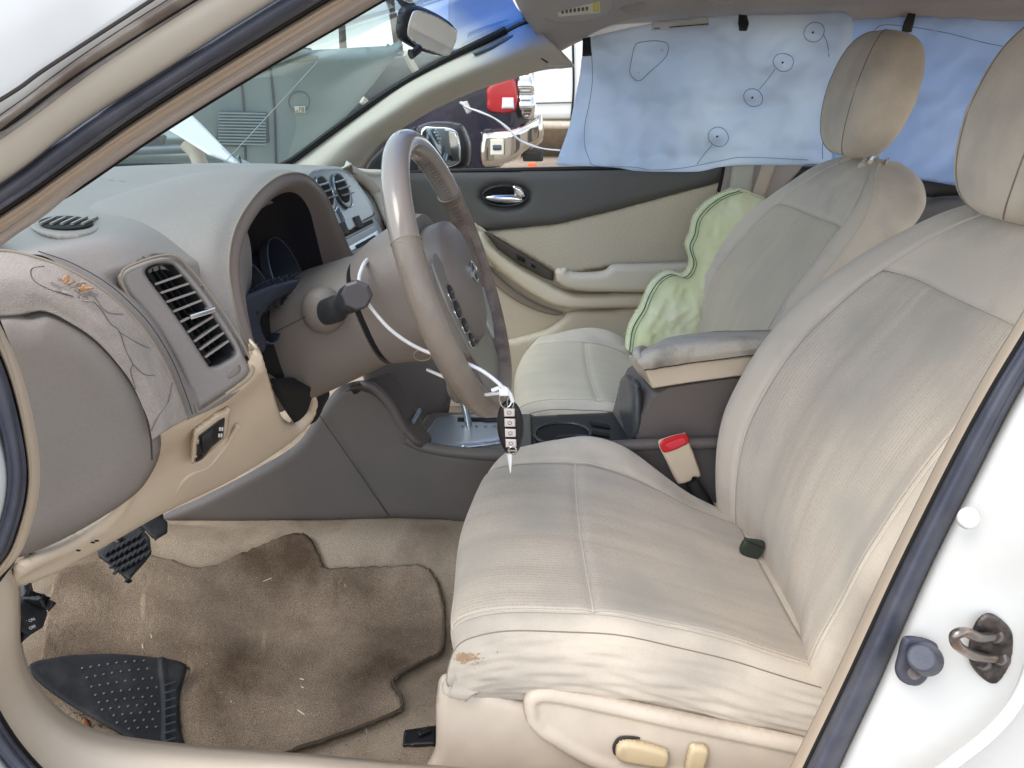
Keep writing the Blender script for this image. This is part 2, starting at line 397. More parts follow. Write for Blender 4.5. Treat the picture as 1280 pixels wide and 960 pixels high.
M['green'] = mat('airbag_green_cloth', (.96, .97, .68), .8, col2=(.90, .93, .56), vs=9, bump=.5, bs=60, trans=.2, spec=.2)
M['greenline'] = mat('green_thread', (.04, .16, .09), .8)
M['bag'] = mat('airbag_white_cloth', (.86, .92, .97), .75, col2=(.70, .78, .88), vs=2.6, bump=.5, bs=40, trans=.65, spec=.2)  # broad second tone puts uneven shading and translucency into the white cloth's colour
M['bag2'] = mat('airbag_backlit_cloth', (.62, .74, .92), .75, col2=(.55, .68, .88), vs=4, bump=.35, bs=45, trans=.55, spec=.2)  # same white cloth, with blue backlight from the sky put into its colour
M['carpet'] = mat('floor_carpet', (.50, .41, .305), .95, col2=(.30, .235, .17), vs=9, vlo=.42, vhi=.70, bump=1, bs=700, grain=.3, gs=700, spec=.1, detail=8)
M['matc'] = mat('floor_mat_pile', (.40, .315, .23), .95, col2=(.12, .086, .058), vs=6, vlo=.38, vhi=.68, bump=1, bs=600, grain=.4, gs=600, spec=.1, detail=7)
M['leaf'] = mat('dry_leaf', (.32, .13, .05), .7)
M['crumb'] = mat('dirt_crumbs', (.05, .03, .02), .9)
M['rust'] = mat('greasy_steel', (.05, .046, .046), .45, metal=.6, col2=(.12, .10, .092), vs=90, bump=.3, bs=300)
M['dark_green'] = mat('dark_green_clip', (.03, .038, .03), .5)
M['btn'] = mat('key_buttons', (.62, .55, .52), .4)
M['switchy'] = mat('yellowed_plastic', (.58, .47, .29), .45, bump=.1, bs=400)
M['foam'] = mat('torn_foam_orange', (.52, .31, .17), .9, col2=(.38, .2, .1), vs=90, bump=.8, bs=200)
M['flap'] = mat('peeled_vinyl', (.30, .26, .235), .6)
M['rubstain'] = mat('rust_stain', (.40, .27, .16), .9)
M['wind'] = glassmat('windscreen_glass', (.80, .93, .93), .08, .10, (.55, .68, .70), top=(.60, .72, (.06, .20, .70)))
M['pane'] = glassmat('side_glass', (.94, .96, .96), .06)

exec_parts = []
# ------------------------------------------------------------------ ground and surroundings
M['dirt'] = mat('dirt_ground', (.34, .27, .20), .95, col2=(.24, .19, .14), vs=.6, bump=.6, bs=12, grain=.2, gs=8, detail=10)
obj('ground', [V(-600, -600, 0), V(600, -600, 0), V(600, 600, 0), V(-600, 600, 0)], [(0, 1, 2, 3)], M['dirt'], smooth=False)['kind'] = 'structure'
bark = mat('bark', (.16, .13, .11), .9, bump=.8, bs=30)
twig = mat('twigs', (.24, .19, .155), .9)
def tree(x, y, h, seed, label):
    rnd = random.Random(seed)
    t = thing('bare_tree', V(x, y, 0), label, 'tree', 'bare winter trees beyond the yard')
    tv, tf, bv, bf = [], [], [], []
    def seg(P, Q, r0, r1, vs, fs, k=5):
        d = (Q-P).normalized(); u = d.orthogonal().normalized(); w = d.cross(u); b = len(vs)
        for p, r in ((P, r0), (Q, r1)):
            for i in range(k):
                a = 2*math.pi*i/k; vs.append(p+(u*math.cos(a)+w*math.sin(a))*r)
        for i in range(k): fs.append((b+i, b+(i+1) % k, b+k+(i+1) % k, b+k+i))
    def grow(P, d, L, r, lev):
        n = 3; 
        for i in range(n):
            Q = P+d*(L/n); seg(P, Q, r, r*.85, *( (tv, tf) if lev < 2 else (bv, bf)), k=6 if lev < 2 else 3); P = Q; r *= .85
            d = (d+Vector((rnd.uniform(-.15, .15), rnd.uniform(-.15, .15), rnd.uniform(-.02, .12)))).normalized()
            if lev > 0 and lev < 5 and rnd.random() < .8: 
                e = (d+Vector((rnd.uniform(-.9, .9), rnd.uniform(-.9, .9), rnd.uniform(-.1, .6)))).normalized(); grow(P, e, L*.55, r*.55, lev+1)
        if lev < 5:
            for _ in range(3 if lev < 4 else 2):
                e = (d+Vector((rnd.uniform(-.8, .8), rnd.uniform(-.8, .8), rnd.uniform(0, .6)))).normalized(); grow(P, e, L*.66, r*.65, lev+1)
    grow(Vector((x, y, 0)), Vector((0, 0, 1)), h*.34, h*.022, 0)
    obj('trunk', tv, tf, bark, t); obj('crown', bv, bf, twig, t)
for i, (x, y, h, lb) in enumerate([(-11, 30, 11, 'bare winter tree seen through windscreen above the grey panel'),
                       (-4.5, 33, 12, 'tall bare tree seen through the blue band by the rear view mirror'),
                       (-16, 27, 12, 'bare tree far left, its twigs just above the grey panel top'),
                       (-8, 40, 13, 'distant bare tree behind the inside mirror'),
                       (-1, 38, 12, 'bare tree seen in the blue windscreen strip beside the mirror stalk'),
                       ]):
    tree(x, y, h, 11+i, lb)

# grey panel vehicle beyond the windscreen
gpan = mat('weathered_grey_paint', (.27, .34, .34), .5, col2=(.22, .285, .29), vs=3, bump=.1, bs=60)
gpan2 = mat('dark_violet_paint', (.045, .048, .085), .4, col2=(.07, .07, .10), vs=3)
g = thing('grey_vehicle', V(-1.3, 4.3, 0), 'large grey green panelled vehicle standing behind the windscreen glass', 'vehicle')
pl = plane((250, 150, 3.6), (500, 62, 3.9), (380, 190, 3.9))
relief('body_panel', [(120, 215), (140, 100), (230, 78), (330, 72), (420, 66), (500, 62), (504, 66), (470, 110), (430, 158), (395, 190), (370, 230), (250, 250)], pl, gpan, g, edge=10, depth=.04, solid=.06, res=5)
relief('rounded_lip', [(335, 72), (360, 60), (385, 62), (398, 72), (370, 78)], lambda x, y: pl(x, y)+Vector((0, -.06, 0)), gpan, g, edge=8, depth=.05, solid=.05, res=2)
pl2 = lambda x, y: pl(x, y)+Vector((0, .35, 0))
for a, b in (((500, 64), (516, 92)), ((443, 125), (451, 133))):
    bar('strut', pl(*a)+V(0, .2, 0), pl(*b)+V(0, .2, 0), .02, .035, M['cream'], g)
relief('louvre_panel', [(276, 138), (336, 140), (338, 178), (300, 184), (270, 182)], lambda x, y: pl(x, y)+V(0, -.02, 0), M['steelblue'], g, edge=2, depth=.01, res=2.5, smoothed=False, solid=.01)
for i in range(11):
    y = 141+i*3.8; bar('slat', pl(276, y)+V(0, -.035, 0), pl(335, y+1)+V(0, -.035, 0), .006, .006, gpan, g)
tube('round_mark', [pl(375+13*math.cos(a), 127+13*math.sin(a))+V(0, -.012, 0) for a in np.linspace(0, 2*math.pi, 30)[:-1]], .0025, M['steelblue'], g, closed=True, seg=5)
relief('label', [(369, 133), (382, 133), (383, 141), (370, 141)], lambda x, y: pl(x, y)+V(0, -.015, 0), M['paper'], g, edge=0, depth=0, res=2, smoothed=False, solid=.002)
text('lettering', '378', pl(376, 137)+V(0, -.022, 0), .03, V(1, 0, 0), V(0, 0, 1), M['ink'], g)
for x in (300, 338): tube('crease', [pl(x, 80)+V(0, -.006, 0), pl(x+6, 140)+V(0, -.006, 0), pl(x+8, 210)+V(0, -.006, 0)], .006, gpan2, g, n=12, seg=5)
relief('side_louvre', [(240, 80), (262, 75), (335, 71), (333, 60), (300, 62)], lambda x, y: pl(x, y)+V(0, .3, 0), M['cream'], g, edge=3, depth=.02, res=3, smoothed=False, solid=.05)

# dark pickup beyond the passenger window
pp = mat('purple_paint', (.012, .011, .026), .2, coat=.5, col2=(.02, .016, .04), vs=2)
p = thing('dark_pickup', V(-1.4, 5.4, 0), 'dark purple pickup truck with chrome bumper parked beyond the passenger window', 'pickup truck')
def pk(x, y, d=0): return W(x, y, 4.9+d)
relief('body', [(300, 90), (400, 72), (500, 63), (600, 58), (662, 62), (668, 100), (665, 178), (640, 200), (560, 240), (330, 260)], lambda x, y: pk(x, y, max(0, (x-640)*.004)), pp, p, edge=12, depth=.10, solid=.6, res=5, nrm=V(0, -1, 0))
relief('tail_light', [(609, 108), (624, 100), (644, 98), (645, 138), (612, 140), (608, 124)], lambda x, y: pk(x, y, -.03), M['taillight'], p, edge=4, depth=.03, solid=.03, res=2, nrm=V(0, -1, 0), n=40)
relief('reversing_light', [(628, 122), (642, 122), (643, 136), (627, 136)], lambda x, y: pk(x, y, -.045), M['lenswhite'], p, edge=2, depth=.01, solid=.01, res=2, smoothed=False, nrm=V(0, -1, 0))
relief('corner_chrome', [(646, 98), (664, 90), (668, 142), (650, 145)], lambda x, y: pk(x, y, -.01), M['chrome'], p, edge=4, depth=.03, solid=.03, res=2, nrm=V(0, -1, 0), extra=lambda x, y, d: .02*math.sin(y*.25))
chr2 = mat('bumper_chrome', (.55, .50, .43), .10, metal=1, col2=(.62, .6, .58), vs=5)
bmp = thing
b_ = relief('bumper', [(600, 172), (606, 164), (640, 160), (668, 148), (678, 146), (679, 176), (660, 190), (640, 203), (602, 209)], lambda x, y: pk(x, y, -.16), chr2, p, edge=9, depth=.08, solid=.05, res=2.5, nrm=V(0, -1, 0), extra=lambda x, y, d: .015*math.sin(x*.12))
relief('sticker', [(613, 174), (630, 174), (630, 194), (613, 194)], lambda x, y: pk(x, y, -.175), M['paper'], p, edge=0, depth=0, solid=.002, res=2, smoothed=False)
relief('sticker_print', [(616, 181), (627, 181), (627, 188), (616, 188)], lambda x, y: pk(x, y, -.178), M['steelblue'], p, edge=0, depth=0, solid=.002, res=2, smoothed=False)
relief('mud_flap', [(652, 190), (679, 187), (679, 202), (654, 202)], lambda x, y: pk(x, y, -.02), M['black'], p, edge=2, depth=.01, solid=.03, res=2, smoothed=False, nrm=V(0, -1, 0))
# white pickup farther off
p = thing('white_pickup', V(3, 15.5, 0), 'white pickup truck cab standing far off between the pillar and the airbag', 'pickup truck')
Yw = 15.0
def wk(x, y, d=0): return W(x, y, Yw+d)
relief('cab', [(560, -30), (790, -30), (800, 60), (800, 150), (560, 152)], lambda x, y: wk(x, y), M['white'], p, edge=6, depth=.1, solid=1.5, res=5, smoothed=False, nrm=V(0, -1, 0))
relief('sill', [(560, 151), (800, 151), (800, 163), (560, 163)], lambda x, y: wk(x, y, -.05), M['cream'], p, edge=3, depth=.08, solid=1.2, res=4, smoothed=False, nrm=V(0, -1, 0))
relief('door_window', [(674, 58), (696, 58), (700, 84), (674, 86)], lambda x, y: wk(x, y, -.03), M['steelblue'], p, edge=2, depth=.02, solid=.02, res=2, smoothed=False, nrm=V(0, -1, 0))
tube('door_gap', [wk(716, 50, -.03), wk(717, 110, -.03), wk(714, 150, -.03)], .02, M['gap'], p, n=10)
tube('trim_line', [wk(670, 129, -.02), wk(716, 128, -.02)], .012, M['greytrim'], p)
for x in (600, 770): cyl('wheel', wk(x, 165, -.1), wk(x, 165, .3), .38, M['blackmatt'], p)
box('orange_marker', W(665, 209, 12.5), (.14, .14, .14), mat('orange_plastic', (.9, .16, .05), .5), bevel=.02)
meta(bpy.data.objects['orange_marker'], 'small bright orange marker on the dirt beyond the truck', 'marker')

# ------------------------------------------------------------------ floor of the car (setting)
def zf(X, Y):
    z = .27
    t = -.42-X; z += .75*.5*(t+math.sqrt(t*t+.01))-.01
    if Y > 1.10:
        t = min((Y-1.10)/.17, 1); t = t*t*(3-2*t); z = (z+.13*t)*(1-t)+min(z+.13, .398)*t
    if Y < .74: t = min((.74-Y)/.1, 1); z += .06*t*t
    return z+.004*noise.noise(Vector((X*9, Y*9, 0)))
def F(x, y, off=0):
    a, b, c = ray(x, y); lo = .3; g = lambda q: CAMZ+c*q-(zf(a*q, b*q)+off); hi = lo
    while g(hi) > 0 and hi < 4: lo = hi; hi += .02
    for _ in range(16):
        m = (lo+hi)/2
        if g(m) > 0: lo = m
        else: hi = m
    return Vector((a*hi, b*hi, CAMZ+c*hi))
nx, ny = 110, 70
vs = [V(-1.0+2.6*i/(nx-1), .66+.66*j/(ny-1), zf(-1.0+2.6*i/(nx-1), .66+.66*j/(ny-1))) for i in range(nx) for j in range(ny)]
fs = [(i*ny+j, (i+1)*ny+j, (i+1)*ny+j+1, i*ny+j+1) for i in range(nx-1) for j in range(ny-1)]
obj('floor_carpet', vs, fs, M['carpet'], solid=.004)['kind'] = 'structure'
obj('floor_carpet', [V(-.9, 1.32, .3), V(1.6, 1.32, .3), V(1.6, 2.14, .3), V(-.9, 2.14, .3)], [(0, 1, 2, 3)], M['carpet'], smooth=False)['kind'] = 'structure'

# floor mat
mo = [(66, 722), (110, 700), (180, 690), (250, 708), (300, 690), (345, 672), (370, 665), (388, 672), (402, 700), (412, 709), (470, 706), (528, 706), (545, 722), (555, 760), (553, 810), (530, 825), (496, 845),
      (492, 856), (502, 872), (497, 888), (440, 912), (380, 932), (320, 951), (230, 946), (224, 905), (222, 868), (236, 838), (225, 828), (150, 822), (90, 824), (50, 846), (52, 800)]
matn = V(0, -.35, .94)
def matx(x, y, d):
    w = .004*noise.noise(Vector((x*.02, y*.02, 1)))+.006*math.exp(-((y-745-(x-300)*-.08)/14)**2)*(1 if 180 < x < 420 else .2)+.005*math.exp(-((y-790+(x-380)*.25)/9)**2)*(x > 330)
    return w+.0015*noise.noise(Vector((x*.35, y*.35, 1)))
fm = thing('floor_mat', F(300, 800), 'stained brown carpet mat with a folded black rubber corner on the floor', 'floor mat')
relief('mat_pile', mo, lambda x, y: F(x, y, .018), M['matc'], fm, res=3, edge=5, depth=.004, solid=.007, extra=matx, nrm=matn, n=320, jit=.8)
flap = [(42, 847), (75, 826), (120, 821), (205, 827), (232, 834), (236, 842), (224, 868), (224, 905), (230, 944), (195, 940), (120, 900)]
def flx(x, y, d): return .018*math.exp(-((y-835)/22)**2)+.002*math.sin(x*.05)+(.004 if abs(x-208) < 3 else 0)
relief('rubber_backing', flap, lambda x, y: F(x, y, .027), M['blackmatt'], fm, res=3, edge=4, depth=.004, solid=.003, extra=flx, nrm=matn, smoothed=True, n=140)
dv, df = [], []
for i in range(9):
    for j in range(8):
        x, y = 108+j*11+i*4, 842+i*9-j*1.2
        if x > 200 or y > 930 or (y-848) > (x-60)*.62+2: continue
        c = F(x, y, .027)+matn*(flx(x, y, 9)+.0005); b = len(dv)
        r = .0022
        dv += [c+V(r, 0, 0), c+V(0, r, 0), c+V(-r, 0, 0), c+V(0, -r, 0), c+matn*.002]; df += [(b, b+1, b+4), (b+1, b+2, b+4), (b+2, b+3, b+4), (b+3, b, b+4)]
obj('nibs', dv, df, mat('nib_rubber', (.10, .11, .12), .5), fm)['kind'] = 'stuff'
tube('mat_edge_binding', [F(x, y, .027) for x, y in mo[12:24]], [random.uniform(.0012, .0030) for _ in range(90)], mat('mat_binding', (.09, .07, .05), .95), fm, n=160, seg=5)
for k in range(9):
    y = 850+k*10; bar('rib', F(208, y, .027)+matn*.008, F(221, y-5, .027)+matn*.006, .002, .002, M['steelblue'], fm)
# debris
rnd = random.Random(3); dv, df = [], []
def crumb(c, r):
    b = len(dv); 
    for q in ((1, 0, 0), (-.5, .8, 0), (-.5, -.8, 0), (0, 0, 1)): dv.append(c+Vector(q)*r*rnd.uniform(.6, 1.3))
    df.extend([(b, b+1, b+3), (b+1, b+2, b+3), (b+2, b, b+3)])
for _ in range(120): crumb(F(rnd.gauss(105, 14), rnd.gauss(900, 14), .001), rnd.uniform(.0008, .002))
for _ in range(160): crumb(F(rnd.uniform(60, 560), rnd.uniform(700, 945), .021), rnd.uniform(.0004, .0012))
for _ in range(80): crumb(F(rnd.uniform(400, 540), rnd.uniform(880, 950), .001), rnd.uniform(.0005, .0014))
o = obj('dirt_crumbs', dv, df, M['crumb']); meta(o, 'scattered dark crumbs of dirt on the carpet', 'dirt', kind='stuff')
dv, df = [], []
for _ in range(160): crumb(F(rnd.uniform(200, 540), rnd.uniform(720, 940), .023), rnd.uniform(.0005, .0011))
for _ in range(14):
    a = F(rnd.uniform(150, 500), rnd.uniform(720, 920), .025); d = Vector((rnd.uniform(-1, 1), rnd.uniform(-1, 1), 0))*.007; b = len(dv)
    dv += [a-d, a+d, a+d+V(0, .0012, .0008), a-d+V(0, .0012, .0008)]; df.append((b, b+1, b+2, b+3))
o = obj('pale_grit', dv, df, M['paper']); meta(o, 'pale grit and short fibres strewn over the brown mat', 'grit', kind='stuff')
lf = relief('dry_leaf', [(104, 896), (110, 900), (113, 910), (109, 918), (103, 914), (101, 904)], lambda x, y: F(x, y, .006), M['leaf'], None, res=1.5, edge=5, depth=.003, solid=.0006, nrm=V(0, -.4, .9), n=30)
meta(lf, 'small dry orange leaf lying on carpet below the black mat corner', 'leaf')
cl = thing('black_clip', F(523, 919), 'flat black plastic clip lying on the carpet beside the seat base', 'clip')
relief('plate', [(505, 912), (545, 906), (546, 930), (503, 932)], lambda x, y: F(x, y, .008), M['black'], cl, res=3, edge=2, depth=.002, solid=.006, smoothed=False, nrm=V(0, -.4, .9))
relief('tab', [(520, 914), (538, 907), (541, 913), (524, 920)], lambda x, y: F(x, y, .013), M['black'], cl, res=2, edge=2, depth=.002, solid=.005, smoothed=False, nrm=V(0, -.4, .9))

# ------------------------------------------------------------------ car body shell
car = thing('car_body', V(0, .5, .3), 'white car body with open driver doorway, pillars, seals, roof lining and windscreen', 'car body')
L0 = [(-320, 60), (-150, -10), (0, -90), (100, -170), (250, -300), (420, -420)]
LM = [(-320, 190), (-150, 100), (0, 30), (100, -45), (230, -150), (420, -260)]
L2 = [(-320, 322), (-150, 236), (0, 143), (100, 70), (224, -10), (440, -140)]
L3 = [(-320, 340), (-150, 254), (0, 163), (100, 90), (250, -4), (450, -125)]
L4 = [(-320, 395), (-150, 318), (0, 232), (100, 157), (200, 93), (347, 0), (540, -110)]
L5 = [(-320, 420), (-150, 352), (0, 263), (100, 193), (200, 124), (402, 0), (580, -105)]
L6 = [(-320, 440), (-150, 375), (0, 290), (100, 213), (200, 147), (432, 3), (610, -102)]
L7 = [(-320, 455), (-150, 398), (0, 304), (60, 258), (100, 234), (200, 166), (330, 86), (468, 6), (640, -95)]
def al(a, b): return .12*max(0, min(1.3, (a*.84-(b-232)*.54+50)/450))
def ln(Lp, Y0, n=14, dY=.12):
    P = cr([(a, b, 0) for a, b in Lp], n); return [W(a, b, Y0+al(a, b)) for a, b, _ in P]
def band(name, rows, m, parent=car, solid=.01, nu=60, nv=12):
    g = [ln(a, b) if isinstance(a, list) else a for a, b in rows]
    s = Surf(g, nu, nv); 
    if s.N[nv//2, nu//2].dot(np.array(Vector((0, 0, CAMZ))-Vector(s.P[nv//2, nu//2]))) < 0: s = Surf(g, nu, nv, flip=True)
    return s.mesh(name, m, parent, solid=solid)
band('roof_rail_panel', [(L0, .455), (LM, .462), (L2, .474)], M['white'])
tube('panel_gap', [W(x, y, .467+al(x, y)) for x, y in ((-200, 240), (0, 125), (60, 84), (188, 1), (330, -92))], .0012, M['ink'], car, n=30, seg=6)
band('drip_moulding', [(L2, .477), ([(a, b+8) for a, b in L2], .468), ([(a, b+2) for a, b in L3], .477)], M['strip'], nv=8)
tube('moulding_lip', [W(a, b, .476+al(a, b)) for a, b in L3], .0012, M['gap'], car, n=40, seg=6)
band('pillar_flange', [(L3, .479), ([(a, b+25) for a, b in L3], .484), ([(a, b-12) for a, b in L4], .50), (L4, .515)], mat('flange_paint', (.68, .65, .58), .35, coat=.2, col2=(.62, .59, .52), vs=5), nv=14)
band('pillar_seal', [(L4, .517), ([(a, b+10) for a, b in L4], .508), ([(a, b-8) for a, b in L5], .515), (L5, .54)], M['navy'], nv=12)
band('seal_gap', [(L5, .541), ([(a, b+8) for a, b in L5], .57)], M['gap'], nv=3)
band('trim_edge', [([(a, b+6) for a, b in L5], .562), ([(a, b+14) for a, b in L5], .560), ([(a, b) for a, b in L6], .575)], M['tan'], nv=8)
band('pillar_trim', [(L6, .577), ([(a, b+6) for a, b in L6], .578), (L7, .61)], M['mauve'], nv=8)
tube('trim_shadow_gap', [W(a, b+1, .612+al(a, b)) for a, b in L7[1:]], .0014, M['gap'], car, n=40, seg=6)
# lower hinge pillar and sill
H_in = [(-60, 300), (-20, 370), (0, 415), (20, 470), (36, 540), (42, 595), (36, 640), (20, 690), (4, 715), (-20, 745)]
H_mid = [(-72, 318), (-31, 387), (-9, 427), (12, 477), (28, 543), (34, 597), (28, 640), (13, 686), (-5, 710), (-38, 745)]
H_out = [(-110, 340), (-70, 410), (-34, 460), (-12, 510), (6, 560), (12, 600), (6, 640), (-8, 680), (-24, 700), (-60, 740)]
band('hinge_pillar_edge', [(H_in, .61), ([((a+c)/2, (b+d)/2) for (a, b), (c, d) in zip(H_in, H_mid)], .598), (H_mid, .60)], mat('hinge_edge_plastic', (.50, .41, .31), .5), nv=6)
tube('hinge_pillar_gap', [W(a+1, b, .612) for a, b in H_in], .003, M['gap'], car, n=40, seg=6)
band('hinge_pillar_seal', [(H_mid, .60), ([(a-10, b) for a, b in H_mid], .575), (H_out, .58)], M['navy'], nv=10)
band('hinge_pillar_panel', [(H_out, .581), ([(a-30, b) for a, b in H_out], .56), ([(a-160, b) for a, b in H_out], .5)], M['white'], nv=8)
# sill: inner edge, outer edge
Si = [(2, 702), (17, 735), (20, 780), (24, 830), (42, 870), (80, 908), (130, 930), (230, 944), (400, 958), (560, 972), (760, 985), (1000, 1000)]
So = [(-30, 705), (-34, 760), (-30, 820), (-14, 870), (18, 925), (60, 972), (110, 1010), (230, 1040), (400, 1056), (560, 1070), (760, 1083), (1000, 1098)]
Sm = [((a*2+c)/3, (b*2+d)/3) for (a, b), (c, d) in zip(Si, So)]
def line3(Lp, Y, n=36): return [W(a, b, Y) for a, b, _ in cr([(a, b, 0) for a, b in Lp], n)]
def sheet(name, rows, m, nv=10, nu=80, solid=.01):
    s = Surf(rows, nu, nv)
    if s.N[nv//2, nu//2].dot(np.array(Vector((0, 0, CAMZ))-Vector(s.P[nv//2, nu//2]))) < 0: s = Surf(rows, nu, nv, flip=True)
    return s.mesh(name, m, car, solid=solid)
sillm = mat('sill_trim_plastic', (.62, .53, .42), .5, bump=.1, bs=600, col2=(.56, .47, .37), vs=8)
sheet('sill_trim', [line3([(a+6, b-14) for a, b in Si], .70), line3(Si, .655), line3(Sm, .635), line3([((a+c*3)/4, (b+d*3)/4) for (a, b), (c, d) in zip(Si, So)], .615), line3(So, .60)], sillm)
tube('sill_gap', [W(a, b, .598) for a, b in So], .003, M['gap'], car, n=60, seg=6)
So2 = [(a-22, b+16) for a, b in So]; So3 = [(a-60, b+45) for a, b in So]
sheet('sill_seal', [line3(So, .597), line3([(a-10, b+8) for a, b in So], .575), line3(So2, .58)], M['navy'])
sheet('sill_panel', [line3(So2, .58), line3(So3, .55), line3([(a-160, b+160) for a, b in So], .50)], M['white'])
# B pillar: seal lines
Bi = [(960, 1060), (1004, 966), (1060, 850), (1125, 710), (1190, 580), (1240, 488), (1290, 405), (1340, 315), (1390, 215), (1425, 90), (1445, -60), (1455, -220)]
Bo = [(1010, 1060), (1046, 966), (1100, 850), (1162, 710), (1222, 590), (1268, 500), (1315, 420), (1368, 325), (1422, 222), (1460, 92), (1482, -60), (1492, -220)]
Bc = [(a-11, b-6) for a, b in Bi]
sheet('pillar_post_trim', [line3([(a-15, b-10) for a, b in Bi], .66), line3([(a-9, b-4) for a, b in Bi], .63), line3(Bi, .615)], mat('post_trim_plastic', (.55, .45, .34), .6, bump=.1, bs=600))
tube('post_trim_gap', [W(a, b, .613) for a, b in Bi], .003, M['gap'], car, n=50, seg=6)
sheet('post_seal', [line3(Bi, .612), line3([(a*.7+c*.3, b*.7+d*.3) for (a, b), (c, d) in zip(Bi, Bo)], .588), line3([(a*.3+c*.7, b*.3+d*.7) for (a, b), (c, d) in zip(Bi, Bo)], .588), line3(Bo, .60)], M['navy'], nv=12)
pf = [line3(Bo, .602), line3([(a+14, b+4) for a, b in Bo], .590), line3([(a+60, b+16) for a, b in Bo], .575), line3([(a+130, b+40) for a, b in Bo], .565), line3([(a+260, b+60) for a, b in Bo], .56), line3([(a+650, b+60) for a, b in Bo], .56)]
sheet('post_panel', pf, mat('post_paint', (.66, .665, .645), .25, coat=.5, col2=(.52, .52, .49), vs=5, vlo=.5, vhi=.8, bump=.15, bs=9, detail=8), nv=24, solid=.02)
tube('post_flange_edge', [W(1150, 985, .545), W(1190, 955, .545), W(1240, 915, .545), W(1275, 870, .545), W(1300, 800, .545), W(1340, 700, .545)], .006, M['white'], car, n=30)
Sp = flatY(.562)
# plug, bumper stop, striker
relief('hole_plug', [(1213+15*math.cos(a), 650+14*math.sin(a)) for a in np.linspace(0, 6.283, 20)[:-1]], flatY(.571), mat('plug_white', (.78, .78, .76), .4), car, res=2, edge=6, depth=.003, solid=.003)
bs = relief('rubber_stop', [(1137, 800), (1160, 803), (1176, 812), (1174, 828), (1166, 838), (1161, 852), (1148, 861), (1130, 857), (1122, 842), (1126, 822), (1130, 806)], flatY(.572), M['navy'], car, res=2, edge=7, depth=.006, solid=.012)
cyl('stop_bumper', W(1157, 824, .566), W(1152, 822, .548), .0155, M['navy'], bs, r2=.012, bevel=.002).location -= bs.location
cyl('screw', W(1143, 843, .566), W(1142, 842, .560), .005, M['rust'], bs)
st = relief('striker_plate', [(1236, 769), (1252, 775), (1268, 795), (1265, 830), (1248, 856), (1232, 852), (1215, 832), (1213, 808), (1222, 780)], flatY(.562), M['rust'], car, res=2, edge=5, depth=.003, solid=.006)
tube('striker_loop', [W(1245, 795, .567), W(1225, 797, .545), W(1205, 790, .530), (1193, 796, .527), (1198, 808, .53), (1215, 818, .545), (1230, 822, .556), (1250, 823, .567)], .0045, mat('striker_steel', (.22, .20, .19), .3, metal=.9, col2=(.36, .28, .225), vs=60), st, n=40)
for q in ((1245, 795), (1250, 823), (1229, 829)):
    cyl('screw', W(q[0], q[1], .568), W(q[0]-1, q[1], .562), .009, M['rust'], st, r2=.007, bevel=.001)
    cyl('screw_socket', W(q[0]-1, q[1], .5618), W(q[0]-1, q[1], .5612), .004, M['ink'], st, seg=6)
# windscreen
ws = Surf([[W(-10, 300, .75), V(-.70, .95, 1.02), V(-.80, 1.2, 1.03), V(-.82, 1.37, 1.035), V(-.80, 1.55, 1.03), V(-.74, 1.8, 1.01), W(345, 215, 2.03)],
           [W(228, 138, .77), V(-.37, .95, 1.19), V(-.41, 1.2, 1.21), V(-.43, 1.37, 1.215), V(-.41, 1.55, 1.215), V(-.36, 1.78, 1.195), W(500, 106, 2.0)],
           [W(520, -28, .86), V(-.04, .99, 1.315), V(0, 1.2, 1.33), V(-.01, 1.37, 1.335), V(0, 1.55, 1.33), V(.02, 1.76, 1.325), W(668, 20, 1.965)]], 40, 24)
ws.mesh('windscreen', M['wind'], car, solid=0)
ws.seam('frit_band', [(.0, .0), (.12, .0), (.5, .0), (.85, .0), (.96, .02), (1, .08), (1, .5), (.995, .9)], .008, M['gap'], car, n=90)
tube('thin_line', [(278, 206, 1.66), (340, 139, 1.52), (397, 77, 1.38)], .0009, mat('pale_line', (.42, .46, .46), .5), car, n=12, seg=5)  # thin pale tube running diagonally across the windscreen
# roof: lining and skin
hl = Surf([[V(-.06, .80, 1.275), V(.4, .73, 1.32), V(.8, .73, 1.34), V(1.7, .74, 1.30)],
           [V(-.03, .9, 1.335), V(.4, .9, 1.385), V(.8, .9, 1.40), V(1.7, .9, 1.36)],
           [V(-.01, 1.37, 1.345), V(.4, 1.37, 1.405), V(.8, 1.37, 1.42), V(1.7, 1.37, 1.37)],
           [V(.02, 1.76, 1.325), V(.4, 1.8, 1.385), V(.8, 1.82, 1.40), V(1.7, 1.82, 1.35)],
           [W(668, 40, 1.93), W(800, 8, 1.95), W(1000, 2, 1.96), W(1330, -2, 1.98)],
           [W(682, 70, 1.97), W(727, 49, 2.0), W(800, 26, 2.0), W(1330, 24, 2.0)],
           [W(684, 74, 2.03), W(730, 50, 2.04), W(802, 29, 2.04), W(1330, 27, 2.04)]], 50, 44)
hl.mesh('roof_lining', M['head'], car, solid=.012, off=1)
rs = Surf([[V(.06, .66, 1.28), V(.5, .64, 1.36), V(1.0, .64, 1.37), V(1.8, .66, 1.32)],
           [V(0, .85, 1.375), V(.5, .85, 1.43), V(1.0, .85, 1.44), V(1.8, .85, 1.38)],
           [V(-.05, 1.37, 1.385), V(.5, 1.37, 1.455), V(1.0, 1.37, 1.465), V(1.8, 1.37, 1.40)],
           [V(0, 1.89, 1.375), V(.5, 1.9, 1.43), V(1.0, 1.9, 1.44), V(1.8, 1.9, 1.38)],
           [V(.06, 2.08, 1.27), V(.5, 2.1, 1.355), V(1.0, 2.1, 1.36), V(1.8, 2.1, 1.31)]], 30, 30)
rs.mesh('roof_skin', M['white'], car, solid=.004)
